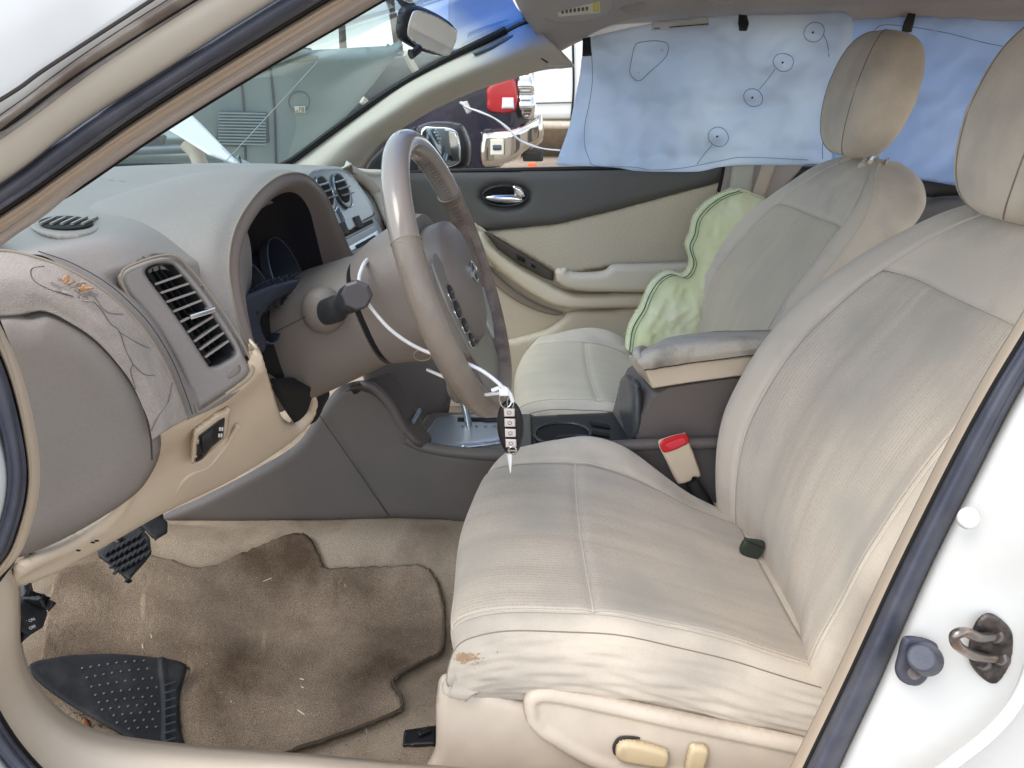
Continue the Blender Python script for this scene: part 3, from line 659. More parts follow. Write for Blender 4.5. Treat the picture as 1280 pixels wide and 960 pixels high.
# clip lump and grab handle stub on lining
relief('lining_clip', [(775, 0), (808, -4), (806, 14), (800, 18), (786, 17), (776, 10)], flatY(1.93), M['head'], car, res=2.5, edge=5, depth=.01, solid=.02)
relief('grab_handle_cap', [(880, -12), (925, -12), (915, 4), (890, 4)], flatY(1.9), M['head'], car, res=2.5, edge=5, depth=.01, solid=.02)
# far A pillar trim
apt = [(345, 213, 2.03), (372, 199, 2.03), (403, 176, 2.025), (455, 140, 2.01), (500, 106, 2.0), (560, 76, 1.985), (610, 54, 1.975), (648, 34, 1.965), (666, 28, 1.96)]
apb = [(440, 232, 2.09), (458, 205, 2.09), (480, 178, 2.08), (525, 147, 2.06), (562, 128, 2.05), (600, 112, 2.04), (640, 99, 2.03), (678, 88, 2.02), (718, 84, 2.01)]
apm = [((a*.5+c*.5), (b*.5+d*.5), (e+f)/2-.055) for (a, b, e), (c, d, f) in zip(apt, apb)]
s = Surf([apt, apm, apb], 70, 16)
if s.N[8, 35][1] > 0: s = Surf([apt, apm, apb], 70, 16, flip=True)
s.mesh('far_pillar_trim', M['pillar'], car, solid=.006)
tube('far_pillar_gap', [(330, 216, 2.03)]+[(a-2, b-1, e+.012) for a, b, e in apt], .0055, M['gap'], car, n=60)
relief('airbag_slot', [(590, 66), (625, 50), (658, 36), (660, 42), (620, 60), (594, 70)], flatY(1.958), M['steelblue'], car, res=2.5, edge=2, depth=.003, solid=.004, smoothed=False)
tube('pillar_clip', [(668, 62, 1.95), (676, 70, 1.97), (684, 76, 1.99)], .006, M['black'], car, n=8)
relief('pillar_flap', [(682, 66), (700, 72), (714, 80), (718, 84), (700, 86), (684, 84)], flatY(2.0), M['pillar'], car, res=2, edge=2, depth=.003, solid=.004, smoothed=False)
# far B pillar trim and belt
relief('far_post_trim', [(905, 190), (1016, 190), (1000, 215), (950, 270), (920, 330), (880, 330), (900, 240)], flatY(2.05), M['mauve'], car, res=4, edge=6, depth=.01, solid=.02, smoothed=False)
relief('far_post_inset', [(918, 190), (948, 190), (940, 240), (925, 290), (905, 290)], flatY(2.035), M['pillar'], car, res=3, edge=4, depth=.006, solid=.006, smoothed=False)
tube('far_post_gap', [(906, 200, 2.04), (898, 240, 2.04), (880, 300, 2.04)], .005, M['gap'], car, n=10)
relief('far_belt', [(958, 190), (976, 190), (950, 260), (935, 260)], flatY(2.02), M['fabside'], car, res=3, edge=0, depth=0, solid=.003, smoothed=False)
# rear passenger-side door interior
rd = thing('rear_door', V(1.4, 2.1, .4), 'dark grey rear door panel glimpsed between the two seats', 'car door')
relief('door_panel', [(1000, 258), (1120, 250), (1300, 230), (1500, 225), (1500, 520), (1000, 520)], flatY(2.10), M['greytrim'], rd, res=8, edge=8, depth=.02, solid=.04, smoothed=False)
relief('window_rail', [(930, 205), (1140, 205), (1500, 208), (1500, 228), (1130, 250), (940, 262)], flatY(2.08), M['black'], rd, res=5, edge=6, depth=.02, solid=.03, smoothed=False)
# own hood seen ahead, bent
h = relief('bent_hood', [(215, 148), (232, 139), (250, 156), (302, 210), (262, 195), (235, 178), (205, 160)], plane((302, 210, 2.06), (205, 162, 1.98), (232, 139, 2.4)), mat('hood_white', (.95, .95, .95), .4), car, res=3, edge=1, depth=.001, solid=.004, smoothed=False)
cw = flatY(2.2)
relief('cowl_panel', [(60, 178), (120, 160), (200, 155), (232, 165), (250, 185), (300, 215), (60, 225)], flatY(2.3), gpan, car, res=4, edge=10, depth=.05, solid=.05, extra=lambda x, y, d: .02*math.sin(y*.3))
for i in range(8): bar('cowl_slat', W(166+i*5, 183, 2.22), W(171+i*5, 169, 2.22), .01, .005, M['black'], car, up=V(0, -1, 0))
tube('cowl_lip', [(60, 196, 2.2), (150, 190, 2.2), (235, 186, 2.2)], .012, M['steelblue'], car, n=14)
tube('hose', [(232, 178, 2.15), (244, 190, 2.15), (250, 205, 2.15), (252, 222, 2.15)], .022, M['cream'], car, n=14)
car_parts_done = True
# ------------------------------------------------------------------ dashboard
dash = thing('dashboard', V(-.45, 1.2, .7), 'mauve grey dashboard with cracked vinyl edge, side vent and beige lower panel', 'dashboard')
gY = [.70, .76, .83, .92, 1.02, 1.13, 1.24, 1.4, 1.6, 1.8, 2.06]
fx = [-.56, -.60, -.66, -.70, -.75, -.78, -.80, -.81, -.78, -.74, -.61]
fz = [.99, 1.0, 1.012, 1.018, 1.026, 1.03, 1.032, 1.033, 1.022, 1.006, .972]
r0 = [V(x-.02, y, z-.03) for x, y, z in zip(fx, gY, fz)]
r1 = [V(x, y, z) for x, y, z in zip(fx, gY, fz)]
r2 = [V(x*.75-.09, y, z+.012) for x, y, z in zip(fx, gY, fz)]
r3 = [W(40, 318, .70), W(120, 300, .76), V(-.42, .83, 1.035), V(-.42, .92, 1.045), V(-.42, 1.02, 1.05), V(-.42, 1.13, 1.048), V(-.42, 1.24, 1.045), V(-.42, 1.4, 1.04), V(-.42, 1.6, 1.028), V(-.42, 1.8, 1.012), V(-.40, 2.06, .985)]
r4 = [W(100, 350, .695), W(175, 330, .745), V(-.33, .83, 1.0), V(-.33, .92, 1.03), V(-.33, 1.02, 1.04), V(-.33, 1.13, 1.035), V(-.33, 1.24, 1.04), V(-.34, 1.4, 1.03), V(-.34, 1.6, 1.005), V(-.33, 1.8, .985), V(-.33, 2.06, .962)]
r5 = [W(160, 400, .695), W(230, 370, .75), W(292, 350, .82), V(-.32, .92, .96), V(-.33, 1.02, .96), V(-.33, 1.13, .96), V(-.31, 1.22, .98), V(-.31, 1.4, .96), V(-.295, 1.6, .94), V(-.285, 1.8, .92), V(-.285, 2.06, .90)]
r6 = [W(208, 465, .695), W(262, 440, .755), W(318, 430, .82), V(-.35, .92, .88), V(-.35, 1.02, .88), V(-.35, 1.13, .88), V(-.32, 1.22, .88), V(-.31, 1.4, .87), V(-.285, 1.6, .86), V(-.275, 1.8, .85), V(-.275, 2.06, .83)]
r7 = [W(233, 526, .70), W(285, 500, .76), W(328, 460, .83), V(-.37, .92, .80), V(-.37, 1.02, .80), V(-.37, 1.13, .80), V(-.33, 1.22, .78), V(-.33, 1.4, .77), V(-.31, 1.6, .76), V(-.30, 1.8, .75), V(-.30, 2.06, .74)]
rows = [r0, r1, r2, r3, r4, r5, r6, r7]
def dug(u, v):
    c, w = u*10, v*7; st = lambda x, a, b: (lambda t: t*t*(3-2*t))(max(0, min(1, (x-a)/(b-a))))
    return -.020*st(c, .25, .6)*(1-st(c, 1.75, 2.1))*st(w, 3.95, 4.35)*(1-st(w, 6.2, 6.6))
ds = Surf(rows, 150, 110, disp=dug, flip=True)
if ds.N[40, 60][2] < 0: ds = Surf(rows, 150, 110, disp=dug, flip=False)
def dashkeep(u, v):                       # opening for the instrument binnacle
    c, w = u*10, v*7
    return not (3.0 < c < 5.0 and w > 4.15) and not (.72 < c < 1.72 and 4.4 < w < 5.95)
ds.mesh('top_pad', M['dash'], dash, solid=0, keep=dashkeep)
# binnacle hood and rim
Ro = [(318, 446, .80), (303, 418, .80), (291, 372, .808), (286, 328, .82), (294, 285, .85), (316, 248, .90), (342, 224, .96), (366, 216, 1.01), (388, 222, 1.06), (408, 245, 1.11), (424, 282, 1.15), (440, 318, 1.18), (452, 345, 1.19)]
Ri = [(322, 446, .815), (308, 418, .815), (298, 372, .825), (294, 332, .84), (306, 292, .875), (326, 262, .92), (346, 245, .97), (362, 240, 1.01), (376, 246, 1.045), (388, 266, 1.08), (396, 298, 1.11), (404, 330, 1.13), (410, 350, 1.14)]
Rop = [Vector(p) for p in cr([W(*p) for p in Ro], 60)]; Rip = [Vector(p) for p in cr([W(*p) for p in Ri], 60)]
def back(P, d, sink): return [V(p.x-d, p.y+(1.0-p.y)*-.05, min(p.z-sink, 2)) for p in P]
bs_ = Surf([[*Rop[::5]], back(Rop[::5], .025, -.006), back(Rop[::5], .09, -.004), back(Rop[::5], .17, .012), back(Rop[::5], .27, .045), back(Rop[::5], .36, .09)], 80, 30)
if bs_.N[10, 40][2] < 0: bs_ = Surf([[*Rop[::5]], back(Rop[::5], .025, -.006), back(Rop[::5], .09, -.004), back(Rop[::5], .17, .012), back(Rop[::5], .27, .045), back(Rop[::5], .36, .09)], 80, 30, flip=True)
bs_.mesh('binnacle_hood', M['dash'], dash, solid=0)
mid = [(a+b)/2+V(.008, 0, 0) for a, b in zip(Rop, Rip)]
s = Surf([Rop[::4]+[Rop[-1]], mid[::4]+[mid[-1]], Rip[::4]+[Rip[-1]]], 90, 12)
s.mesh('binnacle_rim', M['dashdk'], dash, solid=0)
tube('binnacle_seam', Rop, .0012, M['seamd'], dash, seg=5)
tun = [Rip, [p+V(-.03, 0, -.003) for p in Rip], [V(p.x-.11, 1.0+(p.y-1.0)*.93, .93+(p.z-.93)*.9) for p in Rip], [V(p.x-.17, 1.0+(p.y-1.0)*.5, .93+(p.z-.93)*.5) for p in Rip], [V(-.47, 1.0, .92)]*60]
s = Surf([[r[i] for i in range(0, 60, 4)]+[r[-1]] for r in tun], 60, 30); s.mesh('instrument_tunnel', M['cluster'], dash, solid=0)
M['gauge'] = mat('gauge_bowl', (.028, .032, .045), .35)
for gy, gr in ((.915, .052), (1.05, .058)):
    n = V(.95, 0, .31).normalized(); u = V(0, 1, 0); w = n.cross(u); c = V(-.318, gy, .925)
    ring = lambda r_, o_: [c+n*o_+(u*math.cos(t)+w*math.sin(t))*r_ for t in np.linspace(0, 2*math.pi, 41)[:-1]]
    gb = loft('gauge_bowl', [ring(gr*1.04, -.006), ring(gr*1.03, .004), ring(gr, .005), ring(gr*.9, -.02), ring(gr*.86, -.03)], M['gauge'], dash, cap0=False, auto=50)
    tube('gauge_ring', ring(gr*1.015, .005), .0012, M['steelblue'], gb, closed=True, seg=6)
    for k in range(9):
        t = R(-40+k*32); q = (u*math.cos(t)+w*math.sin(t)); bar('gauge_tick', c+q*gr*.62-n*.0293, c+q*gr*.8-n*.0293, .0012, .0006, M['paper'], gb)
    bar('gauge_needle', c-n*.027, c-n*.027+(u*.6+w*.8)*gr*.7, .002, .001, M['red'], gb)
relief('warning_light', [(293, 366), (304, 366), (305, 378), (295, 378)], flatY(.86), M['red'], dash, res=2, edge=2, depth=.001, solid=.002, nrm=V(.5, -.8, 0), smoothed=False)
# dark surround below the cluster
navy2 = mat('navy_surround', (.03, .036, .055), .45)
relief('column_surround', [(301, 375), (318, 362), (345, 352), (385, 342), (420, 332), (424, 350), (380, 362), (352, 372), (330, 392), (330, 410), (336, 425), (332, 438), (318, 444), (308, 420)],
       plane((301, 375, .84), (420, 335, 1.08), (320, 440, .845)), navy2, dash, res=3, edge=8, depth=.012, solid=.03, nrm=V(.5, -.7, .4))
relief('column_opening', [(322, 400), (345, 376), (420, 350), (470, 400), (400, 470), (345, 470)], plane((301, 375, .90), (420, 335, 1.12), (320, 440, .90)), M['gap'], dash, res=6, edge=4, depth=.004, solid=.02)
# side vent pod
pod = plane((165, 345, .724), (312, 440, .777), (248, 517, .714))
po = [(150, 347), (156, 336), (178, 326), (205, 319), (222, 322), (240, 338), (262, 365), (285, 398), (303, 428), (315, 455), (316, 466), (306, 478), (280, 496), (250, 514), (243, 505), (215, 445), (180, 392), (160, 368)]
vh = [(187, 337), (200, 331), (214, 331), (222, 338), (246, 368), (270, 402), (290, 432), (293, 440), (284, 447), (268, 455), (262, 450), (243, 420), (214, 378), (190, 346)]
relief('vent_pod', po, pod, M['dash'], dash, res=2.5, edge=10, depth=.014, solid=.012, holes=[vh], n=170)
tube('pod_seam', [pod(a, b)+pod.n*.0 for a, b in po]+[pod(*po[0])], .0013, M['seamd'], dash, n=120, seg=5)
vn = pod.n
def pv(x, y, o=0): return pod(x, y)+vn*(o-.006)
inn = Vector(pod(240, 395)); deep = V(-1, .25, 0).normalized()
hl_ = cr([(a, b, 0) for a, b in vh], 50, True)
loft('vent_duct', [[pod(a, b)-vn*.001 for a, b, _ in hl_], [pod(a, b)-vn*.001+deep*.04 for a, b, _ in hl_]], M['black'], dash, cap0=False)
Lp = cr([(190, 341, 0), (214, 378, 0), (243, 420, 0), (266, 453, 0)], 11); Rp = cr([(217, 333, 0), (246, 368, 0), (270, 402, 0), (291, 436, 0)], 11)
for i in range(1, 10):
    bar('vent_slat', pv(Lp[i][0]-2, Lp[i][1]+3), pv(Rp[i][0]+2, Rp[i][1]), .010, .0022, M['dash'], dash, up=pv(Lp[i-1][0], Lp[i-1][1])-pv(Lp[i][0], Lp[i][1])+V(.0, 0, .0))
for f in (.25, .5, .75):
    pts = [pv(a[0]*(1-f)+b[0]*f, a[1]*(1-f)+b[1]*f)+deep*.012 for a, b in zip(Lp, Rp)]
    for i in range(10): bar('vent_vane', pts[i], pts[i+1], .0025, .01, M['black'], dash, up=deep)
bar('vent_tab', pv(236, 396, .006), pv(268, 386, .006), .008, .005, M['chrome'], dash, bevel=.001)
relief('vent_wheel', [(284, 464), (296, 456), (300, 460), (297, 468), (284, 474)], lambda x, y: pod(x, y)+vn*.001, M['endcap'], dash, res=1.5, edge=2, depth=.002, solid=.004, n=30)
# cracked side strip
sp1 = [(-60, 335), (-20, 322), (0, 313), (40, 320), (80, 334), (120, 356), (150, 380), (180, 412), (205, 452), (222, 492), (233, 524)]
sp2 = [(-60, 400), (-20, 396), (20, 394), (55, 389), (85, 402), (118, 424), (145, 452), (165, 480), (178, 508), (186, 528), (190, 550)]
a = [W(x, y, .693) for x, y in sp1]; b = [W(x, y, .672) for x, y in sp2]; c = [(p+q)/2+V(0, -.008, .002) for p, q in zip(a, b)]
def crackd(u, v): return .0009*noise.noise(Vector((u*14, v*5, 3)))
s = Surf([a, c, b], 120, 30, disp=crackd)
if s.N[15, 60][1] > 0: s = Surf([a, c, b], 120, 30, disp=crackd, flip=True)
ss = s; s.mesh('side_strip', mat('cracked_vinyl', (.30, .265, .24), .6, bump=.5, bs=700, col2=(.265, .235, .21), vs=20, grain=.06), dash, solid=.004)
tube('strip_seam', a, .0014, M['seamd'], dash, n=60, seg=6, )
tube('strip_seam', [W(x+8, y-6, .700) for x, y in sp1[3:]], .0005, M['ink'], dash, n=60, seg=5)
M['thin_line'] = mat('crack_dark', (.10, .085, .075), .9)
def crk(path, r=.00036): tube('vinyl_crack', [ss.at(u_, v_, .0004) for u_, v_ in path], r, M['thin_line'], dash, n=len(path)*5, seg=4)
crk([(.34, .12), (.30, .25), (.31, .45), (.38, .5), (.44, .42)]); crk([(.44, .30), (.52, .30), (.58, .4), (.62, .38), (.66, .55), (.70, .62), (.69, .8), (.73, .97)])
crk([(.62, .4), (.70, .25), (.74, .12)]); crk([(.70, .62), (.76, .5), (.80, .3)]); crk([(.86, .02), (.90, .25), (.92, .6), (.95, .98)]); crk([(.50, .2), (.56, .28), (.62, .1)])

for x0, y0, sc in ((82, 352, 9), (104, 362, 8)):
    oo = [(x0+sc*math.cos(a_)*(1+.3*math.sin(3*a_+x0)), y0+sc*.7*math.sin(a_)*(1+.35*math.cos(4*a_))) for a_ in np.linspace(0, 6.283, 14)[:-1]]
    relief('torn_foam', oo, lambda x, y: W(x, y, .6815), M['foam'], dash, res=1.5, edge=2, depth=.002, solid=.003, extra=lambda x, y, d: .0015*noise.noise(Vector((x*.5, y*.5, 0))), n=60)
rnd = random.Random(5)
for i in range(14):
    x0, y0 = 66+rnd.random()*50, 344+rnd.random()*30+0; 
    y0 = 338+(x0-66)*.45+rnd.random()*22
    oo = [(x0+rnd.uniform(-7, 7), y0+rnd.uniform(-4, 4)) for _ in range(4)]; cx = sum(q[0] for q in oo)/4; cy = sum(q[1] for q in oo)/4
    oo.sort(key=lambda q: math.atan2(q[1]-cy, q[0]-cx))
    obj('vinyl_flake', [W(q[0], q[1], .677-rnd.random()*.004) for q in oo], [(0, 1, 2, 3)], M['flap'], dash, smooth=False, solid=.0008)
# end cap
ec = [(-90, 425), (-40, 402), (0, 394), (30, 396), (55, 392), (85, 404), (118, 426), (145, 454), (166, 484), (180, 512), (188, 545), (190, 575), (180, 603), (158, 632), (110, 665), (60, 692), (10, 712), (-60, 740), (-120, 600)]
ecp = plane((0, 400, .665), (188, 560, .675), (20, 700, .675))
relief('end_cap', ec, ecp, M['endcap'], dash, res=3, edge=42, depth=.022, solid=.03, n=200)
tube('end_cap_seam', [W(x, y, .674) for x, y in ec[3:12]], .0010, M['ink'], dash, n=80, seg=5)
sph('cap_dimple', ecp(60, 403)+V(0, .012, 0), (.002, .001, .0016), M['ink'], dash, seg=10, ring=6)
# lower beige panel
lb = [(187, 548), (188, 540), (212, 528), (240, 522), (262, 506), (308, 478), (322, 462), (330, 440), (340, 462), (348, 495), (356, 522), (363, 533), (376, 536), (390, 524), (396, 508), (401, 500), (402, 514), (394, 532), (370, 556),
      (330, 584), (285, 610), (240, 632), (200, 652), (155, 678), (110, 704), (70, 726), (28, 742), (26, 728), (60, 706), (110, 680), (150, 648), (176, 606), (184, 575)]
lb = lb[:6]+[(300, 486), (316, 468), (326, 448), (332, 444), (338, 462)]+lb[9:]
lbp = plane((60, 715, .695), (240, 530, .735), (398, 510, .98))
def lbx(x, y, d):
    t = (x-270)*.75+(y-545); return -.012*math.exp(-(t/26)**2)*(1 if y > 470 else .3)*min(1, d/10)
relief('lower_panel', lb, lbp, M['beige'], dash, res=3, edge=12, depth=.012, solid=.012, extra=lbx, n=360)
relief('column_gap', [(340, 500), (402, 498), (398, 520), (385, 540), (360, 540)], lambda x, y: lbp(x, y)+V(0, .03, 0), M['gap'], dash, res=4, edge=2, depth=.002, solid=.02)
cream_edge = tube('panel_fold', [lbp(x, y)+lbp.n*-.004 for x, y in ((213, 632), (235, 600), (262, 586), (285, 560), (300, 535))], .003, M['beige'], dash, n=30)
for q in ((98, 688), (116, 678), (121, 676)): sph('scuff', lbp(*q)+lbp.n*.0, (.003, .0008, .0014), M['ink'], dash, seg=8, ring=6)
swp = lambda x, y: lbp(x, y)+lbp.n*.001
relief('switch_bezel', [(236, 582), (240, 541), (272, 518), (286, 513), (282, 546), (252, 574)], swp, M['beige'], dash, res=2, edge=4, depth=.004, solid=.006, smoothed=False)
sw = relief('switch_block', [(241, 578), (245, 544), (270, 525), (278, 521), (276, 546), (262, 558), (250, 573)], lambda x, y: lbp(x, y)+lbp.n*.003, M['black'], dash, res=2, edge=2, depth=.003, solid=.006, smoothed=False)
relief('dimmer_switch', [(247, 545), (262, 533), (262, 553), (249, 564)], lambda x, y: lbp(x, y)+lbp.n*.005, M['blackmatt'], dash, res=2, edge=3, depth=.003, solid=.004, smoothed=False)
for q in ((272, 533), (271, 541), (275, 533), (274, 541)): relief('switch_mark', [(q[0]-1.2, q[1]-2), (q[0]+1.2, q[1]-2.6), (q[0]+1.2, q[1]+2), (q[0]-1.2, q[1]+2.6)], lambda x, y: lbp(x, y)+lbp.n*.0045, M['zip'], dash, res=1, edge=0, depth=0, solid=.0005, smoothed=False)
# demister vent on the pad
dm = lambda x, y, o=0: (lambda p: V(p.x, p.y, p.z+o))(WZ(x, y, 1.0305))
relief('demister_bezel', [(83+45*math.cos(a_), 286+12.5*math.sin(a_)+(math.cos(a_))*1) for a_ in np.linspace(0, 6.283, 26)[:-1]], lambda x, y: dm(x, y, .005), M['dash'], dash, res=1.5, edge=4, depth=.002, solid=.006, nrm=V(0, 0, 1))
relief('demister_hole', [(84+34*math.cos(a_), 286+8.5*math.sin(a_)) for a_ in np.linspace(0, 6.283, 26)[:-1]], lambda x, y: dm(x, y, .0072), M['gap'], dash, res=2, edge=1, depth=.0, solid=.001, nrm=V(0, 0, 1))
for k in range(5):
    x0 = 54+k*13; bar('demister_slat', dm(x0-1, 290.5, .0090), dm(x0+17, 281.5, .0090), .003, .002, M['dash'], dash)
relief('pad_cutline', [(120, 222), (165, 228), (215, 222), (165, 230)], lambda x, y: (lambda p: p)(WZ(x, y, 1.046)), M['seamd'], dash, res=2, edge=0, depth=0, solid=.0006, nrm=V(0, 0, 1), smoothed=False)
# centre stack
csp = plane((388, 228, 1.24), (448, 330, 1.24), (448, 232, 1.50))
cs_o = [(380, 226), (392, 213), (410, 212), (430, 216), (447, 232), (466, 262), (484, 290), (500, 322), (512, 350), (460, 370), (444, 345), (420, 300), (396, 250)]
relief('centre_stack', cs_o, csp, M['steelblue'], dash, res=2.5, edge=6, depth=.012, solid=.05)
relief('stack_top_trim', [(384, 222), (394, 213), (428, 214), (446, 232), (466, 266), (452, 278), (432, 290), (424, 270), (404, 240)], lambda x, y: csp(x, y)+csp.n*.003, mat('stack_silver', (.13, .165, .20), .35, metal=.4), dash, res=2, edge=5, depth=.006, solid=.006)
for ox, oy, sc in ((403, 244, 1), (424, 240, .95)):
    ov = [(ox+(9*math.cos(a_)*sc+13*math.sin(a_)*sc*.72), oy+(23*math.sin(a_)*sc-3*math.cos(a_)*sc)) for a_ in np.linspace(0, 6.283, 26)[:-1]]
    relief('vent_bezel', ov, lambda x, y: csp(x, y)+csp.n*.007, M['steelblue'], dash, res=1.5, edge=3, depth=.003, solid=.004)
    tube('vent_ring', [csp(a, b)+csp.n*.0085 for a, b in ov[4:17]], .0011, M['chrome'], dash, n=40, seg=6)
    ov2 = [(ox-1+(a-ox)*.76, oy-2+(b-oy)*.8) for a, b in ov]
    relief('vent_hole', ov2, lambda x, y: csp(x, y)+csp.n*.0085, M['gap'], dash, res=1.5, edge=1, depth=0, solid=.001)
    for k in (-1, 0, 1):
        yy = oy-2+k*8; xx = ox-1+k*5
        bar('vent_slat', csp(xx-6, yy+2)+csp.n*.011, csp(xx+7, yy-2)+csp.n*.011, .005, .002, M['silver'], dash)
for q in ((426, 288), (444, 280)):
    relief('vent_dial', [(q[0]-5, q[1]-7), (q[0]+1, q[1]-9), (q[0]+7, q[1]+5), (q[0]+1, q[1]+8)], lambda x, y: csp(x, y)+csp.n*.006, M['ink'], dash, res=1.5, edge=2, depth=.002, solid=.004, smoothed=False)
relief('stack_gap', [(418, 297), (464, 274), (466, 279), (420, 302)], lambda x, y: csp(x, y)+csp.n*.002, M['gap'], dash, res=1.5, edge=0, depth=0, solid=.001, smoothed=False)
relief('radio_panel', [(422, 304), (467, 281), (500, 318), (510, 345), (450, 350)], lambda x, y: csp(x, y)+csp.n*.002, mat('radio_face', (.06, .085, .11), .35, metal=.3), dash, res=2, edge=3, depth=.004, solid=.006, smoothed=False)
relief('cd_slot_bezel', [(430, 311), (468, 290), (472, 296), (435, 317)], lambda x, y: csp(x, y)+csp.n*.006, M['silver'], dash, res=1.5, edge=2, depth=.002, solid=.003, smoothed=False)
relief('cd_slot', [(440, 309), (464, 296), (467, 299), (443, 313)], lambda x, y: csp(x, y)+csp.n*.0075, M['gap'], dash, res=1.5, edge=0, depth=0, solid=.001, smoothed=False)
relief('radio_screen', [(450, 317), (469, 305), (478, 318), (458, 330)], lambda x, y: csp(x, y)+csp.n*.006, mat('radio_display', (.22, .30, .31), .3), dash, res=1.5, edge=2, depth=.001, solid=.002, smoothed=False)
for q in ((440, 321), (446, 331), (474, 299), (482, 310), (488, 322)):
    relief('radio_button', [(q[0]-4, q[1]-2), (q[0]+3, q[1]-5), (q[0]+5, q[1]+2), (q[0]-2, q[1]+4)], lambda x, y: csp(x, y)+csp.n*.006, M['black'], dash, res=1.5, edge=1.5, depth=.0015, solid=.003, smoothed=False)
# passenger side skin of the dashboard
relief('passenger_pad', [(418, 214), (450, 215), (476, 217), (492, 232), (500, 262), (506, 300), (510, 360), (500, 372), (492, 330), (474, 280), (452, 238)], plane((420, 214, 1.52), (480, 220, 2.0), (500, 350, 1.58)), M['pillar'], dash, res=3, edge=8, depth=.015, solid=.02)
tube('passenger_pad_gap', [(455, 219, 1.97), (470, 228, 1.97), (485, 238, 1.95), (492, 250, 1.9)], .002, M['ink'], dash, n=16)

# ------------------------------------------------------------------ steering column and wheel
C0 = W(568, 345, 1.0)
nrm_ = Vector((math.cos(R(19))*math.cos(R(5)), -math.sin(R(5)), math.sin(R(19)))).normalized()
sideA = Vector((0, 1, 0)); sideA = (sideA-nrm_*nrm_.dot(sideA)).normalized(); upA = nrm_.cross(sideA).normalized()
if upA.z < 0: upA = -upA
def wl(a, b, c=0): return C0+sideA*a+upA*b+nrm_*c
col = thing('steering_column', C0+nrm_*-.2, 'brown steering column cover with black indicator stalk', 'steering column')
def rr_loop(c, ax, up, ha, hb, e=.55, n=40):
    out = []
    for k in range(n):
        t = 2*math.pi*k/n; x = math.copysign(abs(math.cos(t))**e, math.cos(t)); y = math.copysign(abs(math.sin(t))**e, math.sin(t)); out.append(c+ax*x*ha+up*y*hb)
    return out
def colloop(c, ha, ht, hb, db=0):
    out = []
    for k in range(48):
        t = 2*math.pi*k/48; x = math.copysign(abs(math.cos(t))**.6, math.cos(t)); y = math.copysign(abs(math.sin(t))**.62, math.sin(t))
        out.append(C0+nrm_*c+sideA*x*ha*(1-.12*abs(y)**3)+upA*((y*ht) if y > 0 else y*hb))
    return out
ymid = 0
loft('rear_shroud', [colloop(-.345, .07, .045, .09), colloop(-.30, .078, .05, .105), colloop(-.24, .084, .062, .098), colloop(-.20, .086, .068, .093), colloop(-.135, .085, .066, .084), colloop(-.118, .083, .064, .082)], mat('column_plastic', (.17, .145, .126), .5, bump=.2, bs=900), col, auto=60)
loft('gap_ring', [colloop(-.119, .078, .059, .077), colloop(-.112, .078, .059, .077)], M['gap'], col)
bulge = sph('stalk_boss', W(404, 388, .925), (.028, .02, .03), mat('column_plastic', (.17, .145, .126), .5, bump=.2, bs=900), col)
tube('shroud_parting', [W(382, 396, .905), W(350, 412, .913), W(335, 420, .925)], .0006, M['ink'], col, n=10, seg=4)

st1 = loft('stalk', [rr_loop(W(x, y, Y), V(.5, 0, .86), V(.2, .8, -.1).cross(V(.5, 0, .86)).normalized(), r, r, 1, 24) for x, y, Y, r in
     ((404, 391, .915, .0155), (412, 389, .90, .0165), (420, 386, .888, .0165), (425, 384, .88, .0125), (431, 380, .870, .0125), (437, 374, .862, .0165), (446, 369, .846, .0172))], M['blackmatt'], col, auto=60)
kc = W(446.5, 368.5, .845); ka, kb = V(.5, 0, .86), V(.86, .1, -.5).normalized()
loft('stalk_cap', [[kc+(ka*math.cos(R(45*k+20))+kb*math.sin(R(45*k+20)))*r+V(0, o, 0) for k in range(8)] for r, o in ((.0175, .002), (.0175, -.004), (.015, -.006))], mat('stalk_cap_grey', (.075, .07, .078), .45), col, smooth=False)
whl = thing('steering_wheel', C0, 'brown leather steering wheel with control buttons and a white tie round it', 'steering wheel')
def rim(a0, a1, m, name, r=.0165, n=60, closed=False, RR=.179, wob=0):
    P = []
    for a_ in np.linspace(a0, a1, n): P.append(wl(RR*math.sin(a_), RR*math.cos(a_), 0))
    return tube(name, P, r, m, whl, seg=20, closed=closed, cap=not closed)
smooth_l = mat('polished_rim', (.27, .235, .21), .16, coat=.3, bump=.06, bs=300)
rim(R(-62), R(60), smooth_l, 'rim_top', .0168)
rim(R(-200), R(-62), M['leather'], 'rim', .0170, 80)
rim(R(60), R(162), M['leatherdk'], 'rim_far', .0170)
for a_ in (-62, 60): 
    c = wl(.178*math.sin(R(a_)), .178*math.cos(R(a_))); tdir = (sideA*math.cos(R(a_))-upA*math.sin(R(a_))); u = nrm_; w = tdir.cross(u)
    tube('rim_joint', [c+(u*math.cos(t)+w*math.sin(t))*.0172 for t in np.linspace(0, 6.283, 30)[:-1]], .0012, M['seamd'], whl, closed=True, seg=5)
# stitching along the inner far rim
for k in range(34):
    a_ = R(25+k*2.6); c = wl((.178-.0172)*math.sin(a_), (.178-.0172)*math.cos(a_), .004); td = sideA*math.cos(a_)-upA*math.sin(a_)
    bar('stitch', c-nrm_*.005+td*.001, c+nrm_*.005-td*.001, .0014, .0014, M['leatherdk'], whl)
# hub back shroud
hubm = mat('hub_shroud', (.20, .168, .15), .5, bump=.2, bs=900)
loft('hub_shroud', [colloop(-.110, .082, .072, .084), colloop(-.09, .086, .080, .088), colloop(-.05, .092, .09, .095), colloop(-.03, .092, .092, .098), colloop(-.018, .088, .088, .10)], hubm, whl, auto=60)
tube('hub_plug', [W(528+11*math.cos(a_), 444+7*math.sin(a_), .9165) for a_ in np.linspace(0, 6.283, 20)[:-1]], .0007, M['seamd'], whl, closed=True, seg=5)
